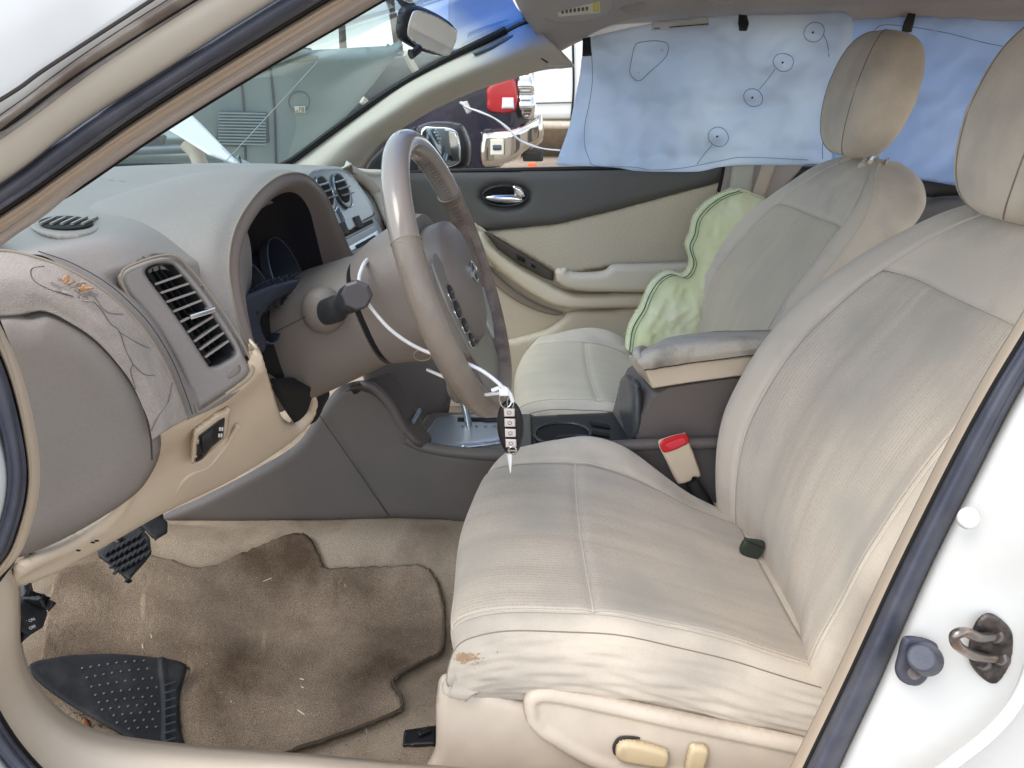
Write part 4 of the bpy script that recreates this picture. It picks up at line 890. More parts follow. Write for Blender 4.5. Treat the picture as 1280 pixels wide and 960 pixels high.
# airbag cover
def hubloop(s_, c, dy=0): 
    out = []
    for k in range(48):
        t = 2*math.pi*k/48; x, y = math.cos(t), math.sin(t); x = math.copysign(abs(x)**.8, x); y = math.copysign(abs(y)**.8, y)
        out.append(wl(x*.078*s_*(1 if y > 0 else 1-.25*abs(y)), y*(.072 if y > 0 else .092)*s_+dy, c))
    return out
loft('airbag_cover', [hubloop(1.0, -.02), hubloop(1.0, .006), hubloop(.96, .012), hubloop(.8, .019), hubloop(.5, .023), hubloop(.2, .024)], M['hub'], whl, auto=60)
# emblem
ec_ = wl(.008, -.004, .0255)
emb = tube('emblem', [ec_+sideA*.015*math.cos(t)+upA*.013*math.sin(t) for t in np.linspace(0, 6.283, 30)[:-1]], .0018, M['chrome'], whl, closed=True, seg=6)
bar('emblem_bar', ec_-sideA*.019, ec_+sideA*.019, .003, .006, M['silver'], whl, up=upA)
# spokes
def prism(name, pts, c0, c1, m, bev=.004):
    return loft(name, [[wl(a, b, c0) for a, b in pts], [wl(a, b, c1) for a, b in pts]], m, whl, auto=30, bevel=bev)
prism('spoke', [(-.168, .018), (-.168, -.045), (-.10, -.085), (-.06, -.10), (-.05, .03), (-.10, .032)], -.016, .006, M['leather'])
prism('spoke', [(.168, .018), (.168, -.045), (.10, -.085), (.06, -.10), (.05, .03), (.10, .032)], -.016, .006, M['leatherdk'])
prism('lower_spoke', [(-.075, -.09), (-.06, -.165), (-.03, -.172), (.03, -.172), (.06, -.165), (.075, -.09)], -.016, .004, M['spoke'])
prism('button_plate', [(-.118, .03), (-.110, .045), (-.080, .050), (-.068, .03), (-.064, -.03), (-.052, -.10), (-.078, -.115), (-.104, -.07), (-.120, -.01)], .004, .0085, M['spoke'], .003)
for k, (a_, b_) in enumerate(((-.090, .0), (-.089, -.023), (-.083, -.047), (-.076, -.070))):
    c = wl(a_, b_, .0085); r = .0118 if k != 1 else .014
    loft('wheel_button', [[c+sideA*r*.9*q*math.cos(t)+upA*r*.8*q*math.sin(t)+nrm_*o for t in np.linspace(0, 6.283, 21)[:-1]] for q, o in ((1, -.002), (1, .0022), (.85, .0032))], M['black'], whl, auto=40)
    tube('button_ring', [c+sideA*r*1.0*math.cos(t)+upA*r*.9*math.sin(t) for t in np.linspace(0, 6.283, 21)[:-1]], .0011, M['chrome'], whl, closed=True, seg=5)
    bar('button_mark', c-sideA*.004+nrm_*.0036, c+sideA*.004+nrm_*.0036, .0012, .0004, M['silver'], whl, up=nrm_)
prism('spoke_trim', [(.050, -.085), (.085, -.055), (.12, -.05), (.10, -.095), (.065, -.12)], .0, .009, M['silver'], .003)
# white cable tie
zt = thing('cable_tie', wl(0, -.15), 'thin white cable tie looped round the steering column and wheel rim', 'cable tie')
zl = [W(461, 323, .955), W(454, 332, .918), W(449, 350, .906), W(455, 370, .892), W(468, 390, .895), W(488, 412, .89), W(515, 431, .885), W(545, 444, .88), W(575, 452, .855), W(600, 462, .84), W(622, 478, .835), W(634, 492, .835)]
tube('strap', zl, .0024, M['zip'], zt, n=90, seg=8, flat=1.3)
tube('strap_return', [W(534, 462, .95), W(552, 470, .93), W(566, 476, .90), W(600, 492, .87), W(618, 492, .845), W(633, 490, .838)], .0022, M['zip'], zt, n=40, seg=8)
tube('strap_tail', [W(615, 488, .838), W(628, 484, .836), W(637, 492, .836), W(641, 502, .838)], .0026, M['zip'], zt, n=20, seg=8)
box('tie_head', W(630, 490, .835), (.012, .007, .009), M['zip'], zt)
tube('strap_tip', [W(636, 552, .853), W(637, 572, .853), W(638, 591, .853)], [.0045, .004, .0006], M['zip'], zt, n=12, seg=8, flat=.5)
# key fob
kf = thing('key_fob', W(638, 535, .846), 'black oval key fob with four buttons hanging from the wheel by a ring', 'key fob')
fo = [(638+16.5*math.cos(t)*(1-.10*math.sin(t))+(.10*33*math.sin(t))*-.0, 536+34*math.sin(t)) for t in np.linspace(0, 6.283, 40)[:-1]]
fo = [(x+(y-536)*.05, y) for x, y in fo]
relief('fob_body', fo, flatY(.846), mat('fob_black', (.012, .012, .014), .35), kf, res=1.5, edge=8, depth=.005, solid=.008)
relief('fob_back', fo, flatY(.850), M['black'], kf, res=2, edge=6, depth=.002, solid=.004)
for k in range(4):
    y = 516+k*12.8; x = 636.5+k*.7
    relief('fob_button', [(x-6.8, y-5.4), (x+6.8, y-5), (x+7, y+5), (x-6.4, y+5.2)], flatY(.8410), M['btn'], kf, res=1.2, edge=2, depth=.0008, solid=.002, smoothed=False)
    tube('fob_icon', [W(x+2.4*math.cos(t), y+2*math.sin(t), .8405) for t in np.linspace(0, 6.283, 14)[:-1]], .0003, M['rust'], kf, closed=True, seg=4)
fe = W(640.5, 563, .8398)
tube('fob_emblem', [fe+V(.0048*math.cos(t), 0, .0048*math.sin(t)) for t in np.linspace(0, 6.283, 26)[:-1]], .0008, M['chrome'], kf, closed=True, seg=6)
bar('fob_emblem_bar', fe-V(.006, 0, 0), fe+V(.006, 0, 0), .0012, .0022, M['chrome'], kf)
tube('key_ring', [W(632+8*math.cos(t), 497+13*math.sin(t), .842+.004*math.cos(t)) for t in np.linspace(0, 6.283, 30)[:-1]], .0009, M['chrome'], kf, closed=True, seg=6)
tube('key_loop', [W(638+4*math.cos(t), 503+8*math.sin(t), .845) for t in np.linspace(0, 6.283, 20)[:-1]], .0007, M['chrome'], kf, closed=True, seg=6)

# ------------------------------------------------------------------ pedals
def pedal(name, out, Y, label, dep, m=M['blackmatt']):
    t = thing(name, (sum(a for a, b in out)/len(out), sum(b for a, b in out)/len(out), Y), label, 'pedal'); f = plane((out[0][0], out[0][1], Y), (out[1][0], out[1][1], Y+dep), (out[2][0], out[2][1], Y+dep*.6))
    relief('pad', out, f, m, t, res=2.5, edge=4, depth=.004, solid=.012, smoothed=False, nrm=V(.5, -.6, .5).normalized()); return t, f
bp, bf_ = pedal('brake_pedal', [(120, 690), (174, 655), (188, 672), (190, 692), (162, 724), (146, 712)], .93, 'wide ribbed black brake pedal below the beige dash edge', .10)
for k in range(7):
    for j in range(4):
        x, y = 138+k*6.5+j*4-4, 692-k*3.6+j*7.5
        bar('pad_rib', bf_(x-3, y+3)+V(.002, -.004, .003), bf_(x+3, y-4)+V(.002, -.004, .003), .004, .003, M['blackmatt'], bp)
tube('pedal_arm', [W(150, 680, .97), W(120, 640, 1.0), W(90, 580, 1.05)], .009, M['black'], bp)
ap, af = pedal('accelerator_pedal', [(176, 655), (196, 640), (210, 652), (210, 666), (196, 674), (186, 668)], 1.06, 'black accelerator pedal partly hidden to the right of the brake pedal', .04)
tube('pedal_arm', [W(200, 660, 1.09), W(190, 600, 1.12)], .008, M['black'], ap)
kp, kf_ = pedal('parking_brake_pedal', [(22, 752), (52, 750), (60, 766), (54, 784), (36, 795), (24, 788)], .72, 'small black parking brake pedal with push on push off lettering', .03)
relief('pedal_top', [(22, 752), (26, 746), (50, 748), (60, 766)], flatY(.73), M['black'], kp, res=2, edge=2, depth=.002, solid=.015, smoothed=False)
text('lettering', 'PUSH ON', kf_(41, 768)+V(.003, -.016, .002), .0052, V(1, 0, .45), V(-.3, 0, 1), M['zip'], kp)
text('lettering', 'PUSH OFF', kf_(42, 777)+V(.003, -.016, .002), .0052, V(1, 0, .45), V(-.3, 0, 1), M['zip'], kp)
tube('pedal_arm', [W(36, 760, .74), W(30, 730, .78), W(40, 690, .8)], .008, M['black'], kp)

# ------------------------------------------------------------------ centre console
con = thing('centre_console', V(.1, 1.38, .3), 'dark grey brown centre console with silver shifter plate and padded armrest', 'centre console')
csd = [(195, 657), (205, 645), (255, 622), (320, 588), (370, 556), (400, 512), (425, 485), (462, 478), (484, 492), (502, 520), (516, 543), (534, 556), (575, 566), (640, 569), (720, 562), (800, 556), (935, 552), (960, 560), (960, 720), (575, 657), (400, 655)]
relief('side_panel', csd, plane((200, 655, 1.27), (930, 556, 1.29), (520, 545, 1.29)), M['console'], con, res=4, edge=12, depth=.015, solid=.01, n=220)
tube('panel_joint', [W(400, 520, 1.283), W(445, 585, 1.277), W(486, 645, 1.272)], .0008, M['ink'], con, n=16, seg=5)
relief('front_side_trim', [(440, 482), (478, 467), (496, 466), (512, 490), (532, 530), (542, 548), (530, 558), (515, 550), (490, 515), (468, 492)], plane((450, 480, 1.262), (500, 470, 1.33), (530, 555, 1.262)), mat('console_dark', (.075, .065, .058), .45, bump=.1), con, res=3, edge=4, depth=.006, solid=.02)
bar('trim_insert', W(516, 528, 1.27), W(525, 512, 1.30), .004, .008, M['silver'], con)
relief('front_wall', [(455, 400), (560, 400), (560, 520), (530, 540), (500, 500), (455, 480)], flatY(1.50), M['console'], con, res=6, edge=6, depth=.01, solid=.02)
pz = .548
zpl = lambda x, y, o=0: (lambda p: V(p.x, p.y, p.z+o))(WZ(x, y, pz))
relief('shifter_surround', [(508, 548), (528, 520), (548, 510), (660, 512), (668, 520), (664, 562), (600, 561), (545, 557), (520, 553)], lambda x, y: zpl(x, y, -.004), M['console'], con, res=3, edge=6, depth=.01, solid=.02, nrm=V(0, 0, 1))
relief('shifter_plate', [(526, 556), (540, 530), (556, 519), (630, 518), (650, 524), (652, 540), (630, 552), (560, 560)], lambda x, y: zpl(x, y, .002), M['silver'], con, res=2.5, edge=5, depth=.003, solid=.005, nrm=V(0, 0, 1))
relief('shifter_gate', [(572, 524), (640, 524), (640, 528), (572, 528)], lambda x, y: zpl(x, y, .004), M['gap'], con, res=1.5, edge=0, depth=0, solid=.001, nrm=V(0, 0, 1), smoothed=False)
for i, ch in enumerate('PRND'):
    text('gear_letter', ch, zpl(578+i*11.5+(6 if i else 0), 535, .004), .010, V(1, 0, 0), V(0, 1, 0), M['ink'], con)
bar('mode_slot', zpl(605, 528.5, .005), zpl(630, 527.5, .005), .004, .001, M['ink'], con)
lev = tube('gear_lever', [W(586, 530, 1.385), W(583, 514, 1.375), W(580, 500, 1.37)], [.008, .0065, .010], M['chrome'], con, n=12, seg=14)
sph('gear_knob', W(572, 478, 1.365), (.022, .025, .042), M['leatherdk'], con)
relief('cup_tray', [(662, 518), (790, 512), (800, 552), (700, 558), (664, 556)], lambda x, y: zpl(x, y, .0), M['black'], con, res=3, edge=3, depth=.004, solid=.02, nrm=V(0, 0, 1), smoothed=False)
relief('tray_frame', [(640, 518), (664, 517), (666, 560), (636, 562)], lambda x, y: zpl(x, y, .003), mat('console_mid', (.10, .09, .085), .45), con, res=2, edge=3, depth=.004, solid=.01, nrm=V(0, 0, 1), smoothed=False)
tube('cup_ring', [zpl(703+35*math.cos(t), 545+14*math.sin(t), .004) for t in np.linspace(0, 6.283, 40)[:-1]], .0035, mat('gloss_black', (.03, .035, .04), .15), con, closed=True, seg=8)
relief('cup_well', [(703+33*math.cos(t), 545+13*math.sin(t)) for t in np.linspace(0, 6.283, 30)[:-1]], lambda x, y: zpl(x, y, .003), M['gap'], con, res=2, edge=8, depth=-.0, solid=.001, nrm=V(0, 0, 1))
for q in (530, 541): relief('coin_slot', [(736, q-2), (760, q+2), (764, q+7), (740, q+3)], lambda x, y: zpl(x, y, .003), M['gap'], con, res=1.5, edge=0, depth=0, solid=.001, nrm=V(0, 0, 1), smoothed=False)
tube('cup_ring', [zpl(720+30*math.cos(t), 556+9*math.sin(t), .004) for t in np.linspace(-2.6, -.2, 20)], .003, bpy.data.materials['gloss_black'], con, seg=8)
relief('cup_lid', [(772, 552), (768, 520), (771, 482), (776, 470), (784, 469), (790, 478), (792, 510), (789, 553)], plane((772, 520, 1.43), (790, 520, 1.31), (776, 470, 1.42)), mat('lid_dark', (.055, .058, .06), .3), con, res=2, edge=5, depth=.005, solid=.012, n=60)
cedge = tube('console_edge', [(508, 548, 1.272), (530, 558, 1.272), (570, 565, 1.272), (640, 569, 1.272), (720, 562, 1.272), (800, 556, 1.272), (930, 553, 1.275)], .011, M['console'], con, n=50, seg=12)
tube('trim_edge', [(440, 484, 1.29), (456, 480, 1.266), (470, 486, 1.262), (488, 506, 1.262), (504, 534, 1.264), (518, 552, 1.27)], [.003, .008, .008, .008, .006], M['console'], con, n=40, seg=10)
# armrest box
bx0, bx1, by0, by1 = .235, .66, 1.295, 1.475
abx = [W(792, 558, 1.295), W(802, 520, 1.297), W(814, 497, 1.30), W(834, 484, 1.30), W(900, 474, 1.30), W(985, 466, 1.30), W(1040, 470, 1.30), W(1040, 600, 1.295), W(800, 600, 1.295)]
abm = mat('armrest_box_plastic', (.135, .112, .102), .5, bump=.2, bs=900)
sh = lambda P, d: [p+d for p in P]
cen = sum(abx, Vector())/len(abx)
loft('storage_box', [[cen+(p-cen)*.97 for p in sh(abx, V(0, -.001, 0))], sh(abx, V(0, .006, 0)), sh(abx, V(-.02, .16, .0)), sh(abx, V(-.01, .18, -.01))], abm, con, auto=35)
lidc = [W(806, 462, 1.29), W(816, 487, 1.29), W(860, 480, 1.29), W(920, 472, 1.29), W(985, 466, 1.29), W(1040, 462, 1.29), W(1040, 440, 1.29), W(985, 443, 1.29), W(900, 450, 1.29), W(830, 459, 1.29)]
loft('armrest_base', [sh(lidc, V(0, .004, 0)), sh(lidc, V(-.004, .05, -.004)), sh(lidc, V(-.004, .17, -.03))], M['beige'], con, auto=40, bevel=.003)
ar = Surf([[(806, 464, 1.288), (830, 460, 1.286), (900, 450, 1.285), (985, 441, 1.285), (1050, 437, 1.285)],
           [(797, 452, 1.285), (826, 448, 1.281), (900, 438, 1.28), (985, 432, 1.28), (1050, 428, 1.28)],
           [(797, 442, 1.31), (830, 432, 1.30), (900, 424, 1.30), (985, 420, 1.30), (1050, 418, 1.30)],
           [(806, 436, 1.39), (840, 422, 1.39), (900, 417, 1.39), (985, 414, 1.39), (1050, 412, 1.39)],
           [(812, 438, 1.46), (840, 424, 1.47), (900, 416, 1.47), (985, 414, 1.47), (1050, 412, 1.47)],
           [(812, 450, 1.475), (840, 450, 1.49), (900, 445, 1.49), (985, 440, 1.49), (1050, 440, 1.49)]], 60, 40, disp=lambda u, v: .002*noise.noise(Vector((u*9, v*5, 0))), flip=True)
if ar.N[20, 30][2] < 0: ar.N *= -1; ar.flip = not ar.flip
ar.mesh('armrest_pad', M['fabgrey'], con, solid=.005)
ar.seam('armrest_seam', [(0, .02), (1, .02)], .0012, M['ink'], con)
tube('front_lip', [W(799, 450, 1.29), W(796, 440, 1.32), W(803, 437, 1.40), W(812, 440, 1.465)], .008, M['fabgrey'], con, n=20)
# ------------------------------------------------------------------ seats
def gz(rows_, z):                     # linear interpolation in a table
    ks = [r[0] for r in rows_]; 
    return [np.interp(z, ks, [r[i] for r in rows_]) for i in range(1, len(rows_[0]))]
def seat(name, Yc, dx, dz, label, driver):
    t = thing(name, V(.2+dx, Yc, .28+dz), label, 'car seat')
    cw, ins = (M['fab'], M['weave'] if driver else M['weave2'])
    o = lambda x, y, z: V(x+dx, Yc+y, z+dz)
    # cushion
    tab = [(-.045, .458, .458, .466, .232), (-.066, .480, .480, .482, .234), (-.078, .52, .52, .52, .236), (-.072, .548, .55, .545, .236), (-.045, .566, .572, .562, .238), (.0, .572, .580, .570, .24), (.06, .568, .590, .570, .242),
           (.13, .556, .594, .566, .243), (.2, .534, .575, .548, .243), (.27, .508, .525, .528, .243), (.34, .482, .475, .502, .243), (.43, .455, .43, .47, .243)]
    rows_ = []
    for k, (x, zc, zf_, zn, h) in enumerate(tab):
        e = min(1, max(0, (k-1)/3)); dropf, dropn = max(0, min(.11, zf_-.44)), max(0, min(.105, zn-(.476-.004*k)+(.0 if k < 8 else .05)))
        xb = x
        cv = lambda y: (.085*max(0, y/.24)**2)*max(0, 1-k/8)
        oo = o; o = lambda x, y, z: oo(x+cv(y), y, z)
        rows_.append([o(xb+.01, h+.035, zf_-dropf-.01), o(xb, h+.022, zf_-dropf*.5), o(x+(.008 if k < 5 else 0), h+.006, zf_-.012*e), o(x, h-.02, zf_), o(x, .14, zc+(zf_-zc)*.25), o(x, 0, zc), o(x, -.14, zc+(zn-zc)*.2),
                      o(x, -h+.03, zn), o(x+(.006 if k < 5 else 0), -h+.002, zn-.010*e), o(xb, -h-.016, zn-dropn*.4), o(xb, -h-.020, zn-dropn*.75), o(xb+.01, -h-.008, zn-dropn*1.08)]); o = oo
    def dsp(u, v):
        g = 0
        for c in (.335, .655): g -= .0035*math.exp(-((u-c)/.006)**2)*(1 if .16 < v < .97 else 0)
        if .335 < u < .655: g -= .003*math.exp(-((v-.60)/.010)**2)
        if u > .76: g += .0032*min(1, max(0, (v-.26)/.15))*noise.noise(Vector((v*16, u*40, 2)))+.0010*math.sin(v*38+u*9)*(u > .8)*(v > .3)
        g += .0018*noise.noise(Vector((u*7, v*9, 4 if driver else 8)))
        return g
    cu = Surf(rows_, 200, 160, disp=dsp)
    if cu.N[80, 100][2] < 0: cu = Surf(rows_, 200, 160, disp=dsp, flip=True)
    cu.mesh('cushion', cw, t, solid=.01)
    cu.mesh('cushion_insert', ins, t, u=(.34, .65), v=(.24, .97), lift=.0012, solid=.001)
    for c in (.335, .655): cu.seam('seam', [(c, .24), (c, .97)], .0010, M['seaml'], t, lift=.0005)
    cu.seam('seam', [(.335, .24), (.5, .235), (.655, .24)], .0008, M['seaml'], t, lift=.001)
    cu.seam('seam', [(.34, .60), (.65, .60)], .0012, M['seaml'], t, lift=.001, n=40)
    cu.seam('piping', [(.99, .30), (.93, .215), (.84, .20), (.77, .24), (.745, .34), (.742, .6), (.742, .97)], .0009, M['seamd'], t, lift=.0003, n=80)
    # backrest
    zt_ = 0 if driver else .022
    bt = [(.40, .385, .385, .22, .10), (.50, .372, .380, .235, .10), (.59, .370, .400, .24, .10), (.67, .385, .425, .24, .10), (.775, .431, .472, .236, .10), (.86, .492, .53, .226, .10), (.92, .552, .575, .21, .095),
          (.965, .602, .612, .185, .09), (1.00, .640, .642, .15, .075), (1.022, .668, .668, .11, .055), (1.035, .70, .70, .07, .03)]
    rows_ = []
    for z, xf, xn, h, th in bt:
        z += zt_*max(0, min(1, (z-.5)/.5)); w_ = max(0, min(1, (1.045+zt_-z)/.11)); xm = (xf+xn)/2; q = min(1, max(0, (1.0-z)/.12)); c = .032*q
        rows_.append([o(xm+th*1.5, h+.005*w_, z-.01), o(xf+th*1.0, h+.03*w_, z), o(xf+.025*w_, h+.028*w_, z), o(xf, h-.005, z), o(xf+.012*q, h-.055, z), o(xm+c, h*.45, z), o(xm+c, 0, z), o(xm+c, -h*.45, z),
                      o(xn+.012*q, -h+.055, z), o(xn, -h+.002, z), o(xn+.022*w_, -h-.020*w_, z), o(xn+.065*w_, -h-.026*w_, z-.002), o(xn+th*1.2, -h-.02*w_, z-.006), o(xm+th*1.6, -h+.01, z-.012)])
    def dsb(u, v):
        g = 0
        for c in (.32, .68): g -= .003*math.exp(-((u-c)/.006)**2)*(1 if v < .83 else 0)
        if .32 < u < .68: g -= .0035*math.exp(-((v-.60)/.010)**2)
        g += .0018*noise.noise(Vector((u*8, v*7, 14 if driver else 18)))
        return g
    ba = Surf(rows_, 200, 160, disp=dsb)
    if ba.N[80, 100][0] > 0: ba = Surf(rows_, 200, 160, disp=dsb, flip=True)
    ba.mesh('backrest', cw, t, solid=.01)
    ba.mesh('backrest_insert', ins, t, u=(.325, .675), v=(.0, .60), lift=.0012, solid=.001)
    for c in (.32, .68): ba.seam('seam', [(c, 0), (c, .6), (c+(.5-c)*.12, .88)], .0010, M['seaml'], t, lift=.0003)
    ba.seam('seam', [(.32, .60), (.5, .597), (.68, .60)], .0013, M['seaml'], t, lift=.0006)
    ba.seam('piping', [(.775, .0), (.775, .5), (.765, .8), (.72, .95)], .0016, M['seaml'], t, lift=.0006)
    if driver: pass
    bp_ = [[p for p in r[-1:]]+[p for p in r[:1]] for r in rows_]
    hz = Surf([[r[-1], (r[-1]+r[0])/2+V(.015, 0, 0), r[0]] for r in rows_], 12, 40); hz.mesh('back_panel', M['greytrim'], t, solid=.006)
    return t, cu, ba
ds_, cuD, baD = seat('driver_seat', 1.0, 0, 0, 'worn cream cloth driver seat nearest the open doorway', True)
ps_, cuP, baP = seat('passenger_seat', 1.74, .085, -.02, 'cream cloth front passenger seat beyond the centre console', False)
def headrest(t, c, sc, tilt, cname):
    a = V(math.cos(R(tilt)), 0, -math.sin(R(tilt))); z = V(math.sin(R(tilt)), 0, math.cos(R(tilt)))
    def shp(x, y, z_):
        k = 1-.16*max(0, -z_); f = 1-.10*max(0, z_)
        return (x*k*f+(.18*(1-z_*z_) if x > 0 else 0)*0, y*k*(1-.06*z_), z_)
    h_ = sph('headrest', c, (.070*sc, .122*sc, .128*sc), M['fab'], t, ax=(a, V(0, 1, 0), z), e=.64, seg=64, ring=40, shape=shp)
    # side seams
    for s_ in (-1, 1):
        P = []
        for k in range(40):
            ph = R(-75+150*k/39); cp = abs(math.cos(ph))**.64; sn = math.copysign(abs(math.sin(ph))**.64, math.sin(ph))
            th = R(152 if s_ > 0 else -152); x, y = math.copysign(abs(math.cos(th))**.64, math.cos(th))*cp, math.copysign(abs(math.sin(th))**.64, math.sin(th))*cp
            x, y, zz = shp(x, y, sn); P.append(c+a*x*.070*sc*1.004+V(0, y*.122*sc*1.004, 0)+z*zz*.128*sc*1.004)
        tube('seam', P, .0011, M['seamd'], h_, seg=5)
    for s_ in (-1, 1):
        b = c-z*.112*sc+a*.028+V(0, .06*s_, 0); cyl('headrest_post', b, b-z*.05, .006, M['silver'], t); cyl('post_guide', b-z*.012, b-z*.028, .007, M['beige'], t, bevel=.002)
headrest(ps_, W(1086, 120, 1.74), 1.0, 12, 'p')
headrest(ds_, W(1312, 152, 1.0), .98, 12, 'd')
# driver seat base and controls
bsp = plane((560, 900, .748), (1000, 960, .732), (600, 860, .752))
base_o = [(545, 872), (548, 858), (560, 852), (600, 862), (640, 876), (690, 888), (760, 900), (900, 915), (1020, 930), (1020, 1060), (540, 1060), (543, 940), (543, 890)]
relief('base_shield', base_o, bsp, M['cream'], ds_, res=4, edge=16, depth=.016, solid=.02, n=200)
cp_o = [(656, 892), (654, 868), (664, 855), (690, 852), (760, 866), (860, 888), (1010, 920), (1040, 935), (1010, 985), (900, 975), (760, 960), (684, 922), (664, 906)]
cpp = lambda x, y: bsp(x, y)+V(0, -.016, 0)
relief('control_panel', cp_o, cpp, M['cream'], ds_, res=3, edge=10, depth=.012, solid=.014, n=200,
       extra=lambda x, y, d: -.006*max(0, min(1, (d-14)/5)))
k1 = [(768, 922), (774, 914), (790, 913), (824, 922), (833, 928), (832, 940), (826, 946), (795, 942), (774, 938), (768, 932)]
relief('slide_switch', k1, lambda x, y: bsp(x, y)+V(0, -.022, 0), M['switchy'], ds_, res=1.8, edge=6, depth=.007, solid=.016, n=80, extra=lambda x, y, d: (.0012*math.sin(x*1.6) if x < 786 else 0))
k2 = [(852, 948), (858, 922), (868, 918), (880, 921), (882, 930), (874, 956), (864, 960), (853, 958)]
relief('recline_switch', k2, lambda x, y: bsp(x, y)+V(0, -.021, 0), M['switchy'], ds_, res=1.8, edge=6, depth=.007, solid=.016, n=60)
relief('switch_shadow_gap', [(764, 924), (772, 912), (790, 911), (800, 914), (780, 916), (768, 934)], lambda x, y: bsp(x, y)+V(0, -.0125, 0), M['ink'], ds_, res=1.5, edge=0, depth=0, solid=.001)
# rust stain on cushion corner
rnd = random.Random(9); dv, df = [], []
for _ in range(260):
    q_ = abs(rnd.gauss(0, 1)); x, y = 572+rnd.gauss(0, 2)+q_*13, 822+rnd.gauss(0, 2.4)+q_*3*rnd.uniform(-1, 1.2)
    p_ = None
    best = 1e9
    # find the cushion surface by nearest ray
    r_ = Vector(ray(x, y)).normalized()
    if _ == 0:
        PP = cuD.P.reshape(-1, 3)-np.array([0, 0, CAMZ]); NN = cuD.N.reshape(-1, 3)
        U = PP/np.linalg.norm(PP, axis=1, keepdims=True); facing = (U*NN).sum(axis=1) < -.05
    q = U@np.array(r_); q[~facing] = -1; i = int(q.argmax()); p_ = Vector(PP[i])+Vector((0, 0, CAMZ)); n_ = Vector(NN[i])
    p_ = Vector((0, 0, CAMZ))+r_*(p_-Vector((0, 0, CAMZ))).dot(n_)/r_.dot(n_)+n_*.0012
    u_ = n_.orthogonal().normalized(); w_ = n_.cross(u_); s_ = rnd.uniform(.0003, .0013); b = len(dv)
    for k in range(5): dv.append(p_+(u_*math.cos(k*1.2566)*s_*1.5+w_*math.sin(k*1.2566)*s_*rnd.uniform(.5, 1)))
    df.append(tuple(range(b, b+5)))
o_ = obj('rust_stain', dv, df, M['rubstain'], ds_); o_['kind'] = 'stuff'
# belt buckle
bk = thing('belt_buckle', W(850, 575, 1.24), 'beige seat belt buckle with red release button on a black stalk', 'belt buckle')
bkp = plane((826, 560, 1.225), (860, 545, 1.245), (850, 605, 1.235))
relief('buckle_body', [(825, 556), (832, 549), (855, 543), (861, 547), (877, 590), (876, 598), (868, 598), (866, 602), (855, 606), (848, 604), (836, 580)], bkp, M['beige'], bk, res=2, edge=5, depth=.006, solid=.022, n=80)
relief('buckle_shell_rim', [(825, 556), (832, 549), (855, 543), (861, 548), (860, 556), (838, 566), (829, 566)], lambda x, y: bkp(x, y)+V(0, -.0015, .001), M['red'], bk, res=1.5, edge=3, depth=.003, solid=.006, n=50)
relief('release_button', [(831, 557), (836, 553), (853, 547), (857, 550), (856, 555), (838, 562)], lambda x, y: bkp(x, y)+V(0, -.004, .001), mat('button_red', (.75, .05, .07), .3), bk, res=1.2, edge=2, depth=.002, solid=.003, n=40)
tube('buckle_stalk', [W(864, 600, 1.25), W(874, 620, 1.25), W(888, 645, 1.25), W(895, 670, 1.25)], [.012, .016, .017, .017], M['black'], bk, n=14, seg=12)
cg = thing('belt_guide_clip', W(940, 687, 1.10), 'small dark green plastic clip on the seat where cushion meets backrest', 'clip')
relief('clip_body', [(925, 690), (932, 676), (953, 678), (956, 688), (950, 699), (938, 702)], flatY(1.045), M['dark_green'], cg, res=1.8, edge=4, depth=.004, solid=.018, n=50)
relief('clip_lip', [(932, 676), (938, 674), (955, 677), (956, 688), (950, 684)], flatY(1.04), M['dark_green'], cg, res=1.5, edge=2, depth=.002, solid=.006, n=30)
tube('clip_webbing', [W(952, 686, 1.09), W(958, 700, 1.10), W(962, 712, 1.12)], .006, M['black'], cg, n=8)

# ------------------------------------------------------------------ passenger door
pd = thing('passenger_door', V(.2, 2.12, .4), 'beige and grey front passenger door trim with chrome handle and armrest', 'car door')
relief('lower_skin', [(470, 280), (900, 280), (960, 320), (960, 620), (470, 620)], flatY(2.125), mat('door_beige', (.55, .475, .36), .6, bump=.15, bs=700), pd, res=8, edge=4, depth=.004, solid=.02, smoothed=False)
M['doorb'] = mat('door_beige_trim', (.62, .545, .42), .55, bump=.12, bs=700)
relief('pocket_panel', [(625, 428), (680, 414), (702, 400), (716, 390), (760, 388), (950, 386), (950, 620), (600, 620), (560, 440)], flatY(2.085), M['doorb'], pd, res=4, edge=5, depth=.012, solid=.03, n=160)
relief('cloth_insert', [(603, 290), (640, 286), (700, 279), (770, 262), (840, 243), (900, 226), (930, 222), (960, 330), (860, 334), (770, 333), (720, 342), (700, 345), (693, 340), (650, 315)], flatY(2.10), M['doorcloth'], pd, res=4, edge=5, depth=.004, solid=.01, smoothed=False)
relief('upper_trim', [(452, 216), (500, 213), (700, 212), (908, 207), (903, 230), (840, 246), (770, 265), (700, 282), (620, 290), (600, 292), (560, 300), (470, 310), (450, 260)], flatY(2.085), M['greytrim'], pd, res=3.5, edge=14, depth=.022, solid=.03, smoothed=False,
       holes=[[(604+54*.5+28*math.cos(t), 245+12.5*math.sin(t)) for t in np.linspace(0, 6.283, 24)[:-1]]])
tube('window_seal', [(450, 216, 2.10), (700, 211, 2.10), (910, 206, 2.10)], .006, M['black'], pd, n=10)
relief('switch_strip', [(605, 290), (616, 293), (650, 314), (692, 340), (692, 352), (680, 348), (650, 332), (622, 312)], flatY(2.04), mat('switch_strip_brown', (.055, .045, .035), .4), pd, res=2, edge=2, depth=.003, solid=.01, smoothed=False)
relief('window_switch', [(646, 318), (656, 323), (656, 329), (646, 324)], flatY(2.033), M['gap'], pd, res=1.5, edge=1.5, depth=.002, solid=.006, smoothed=False)
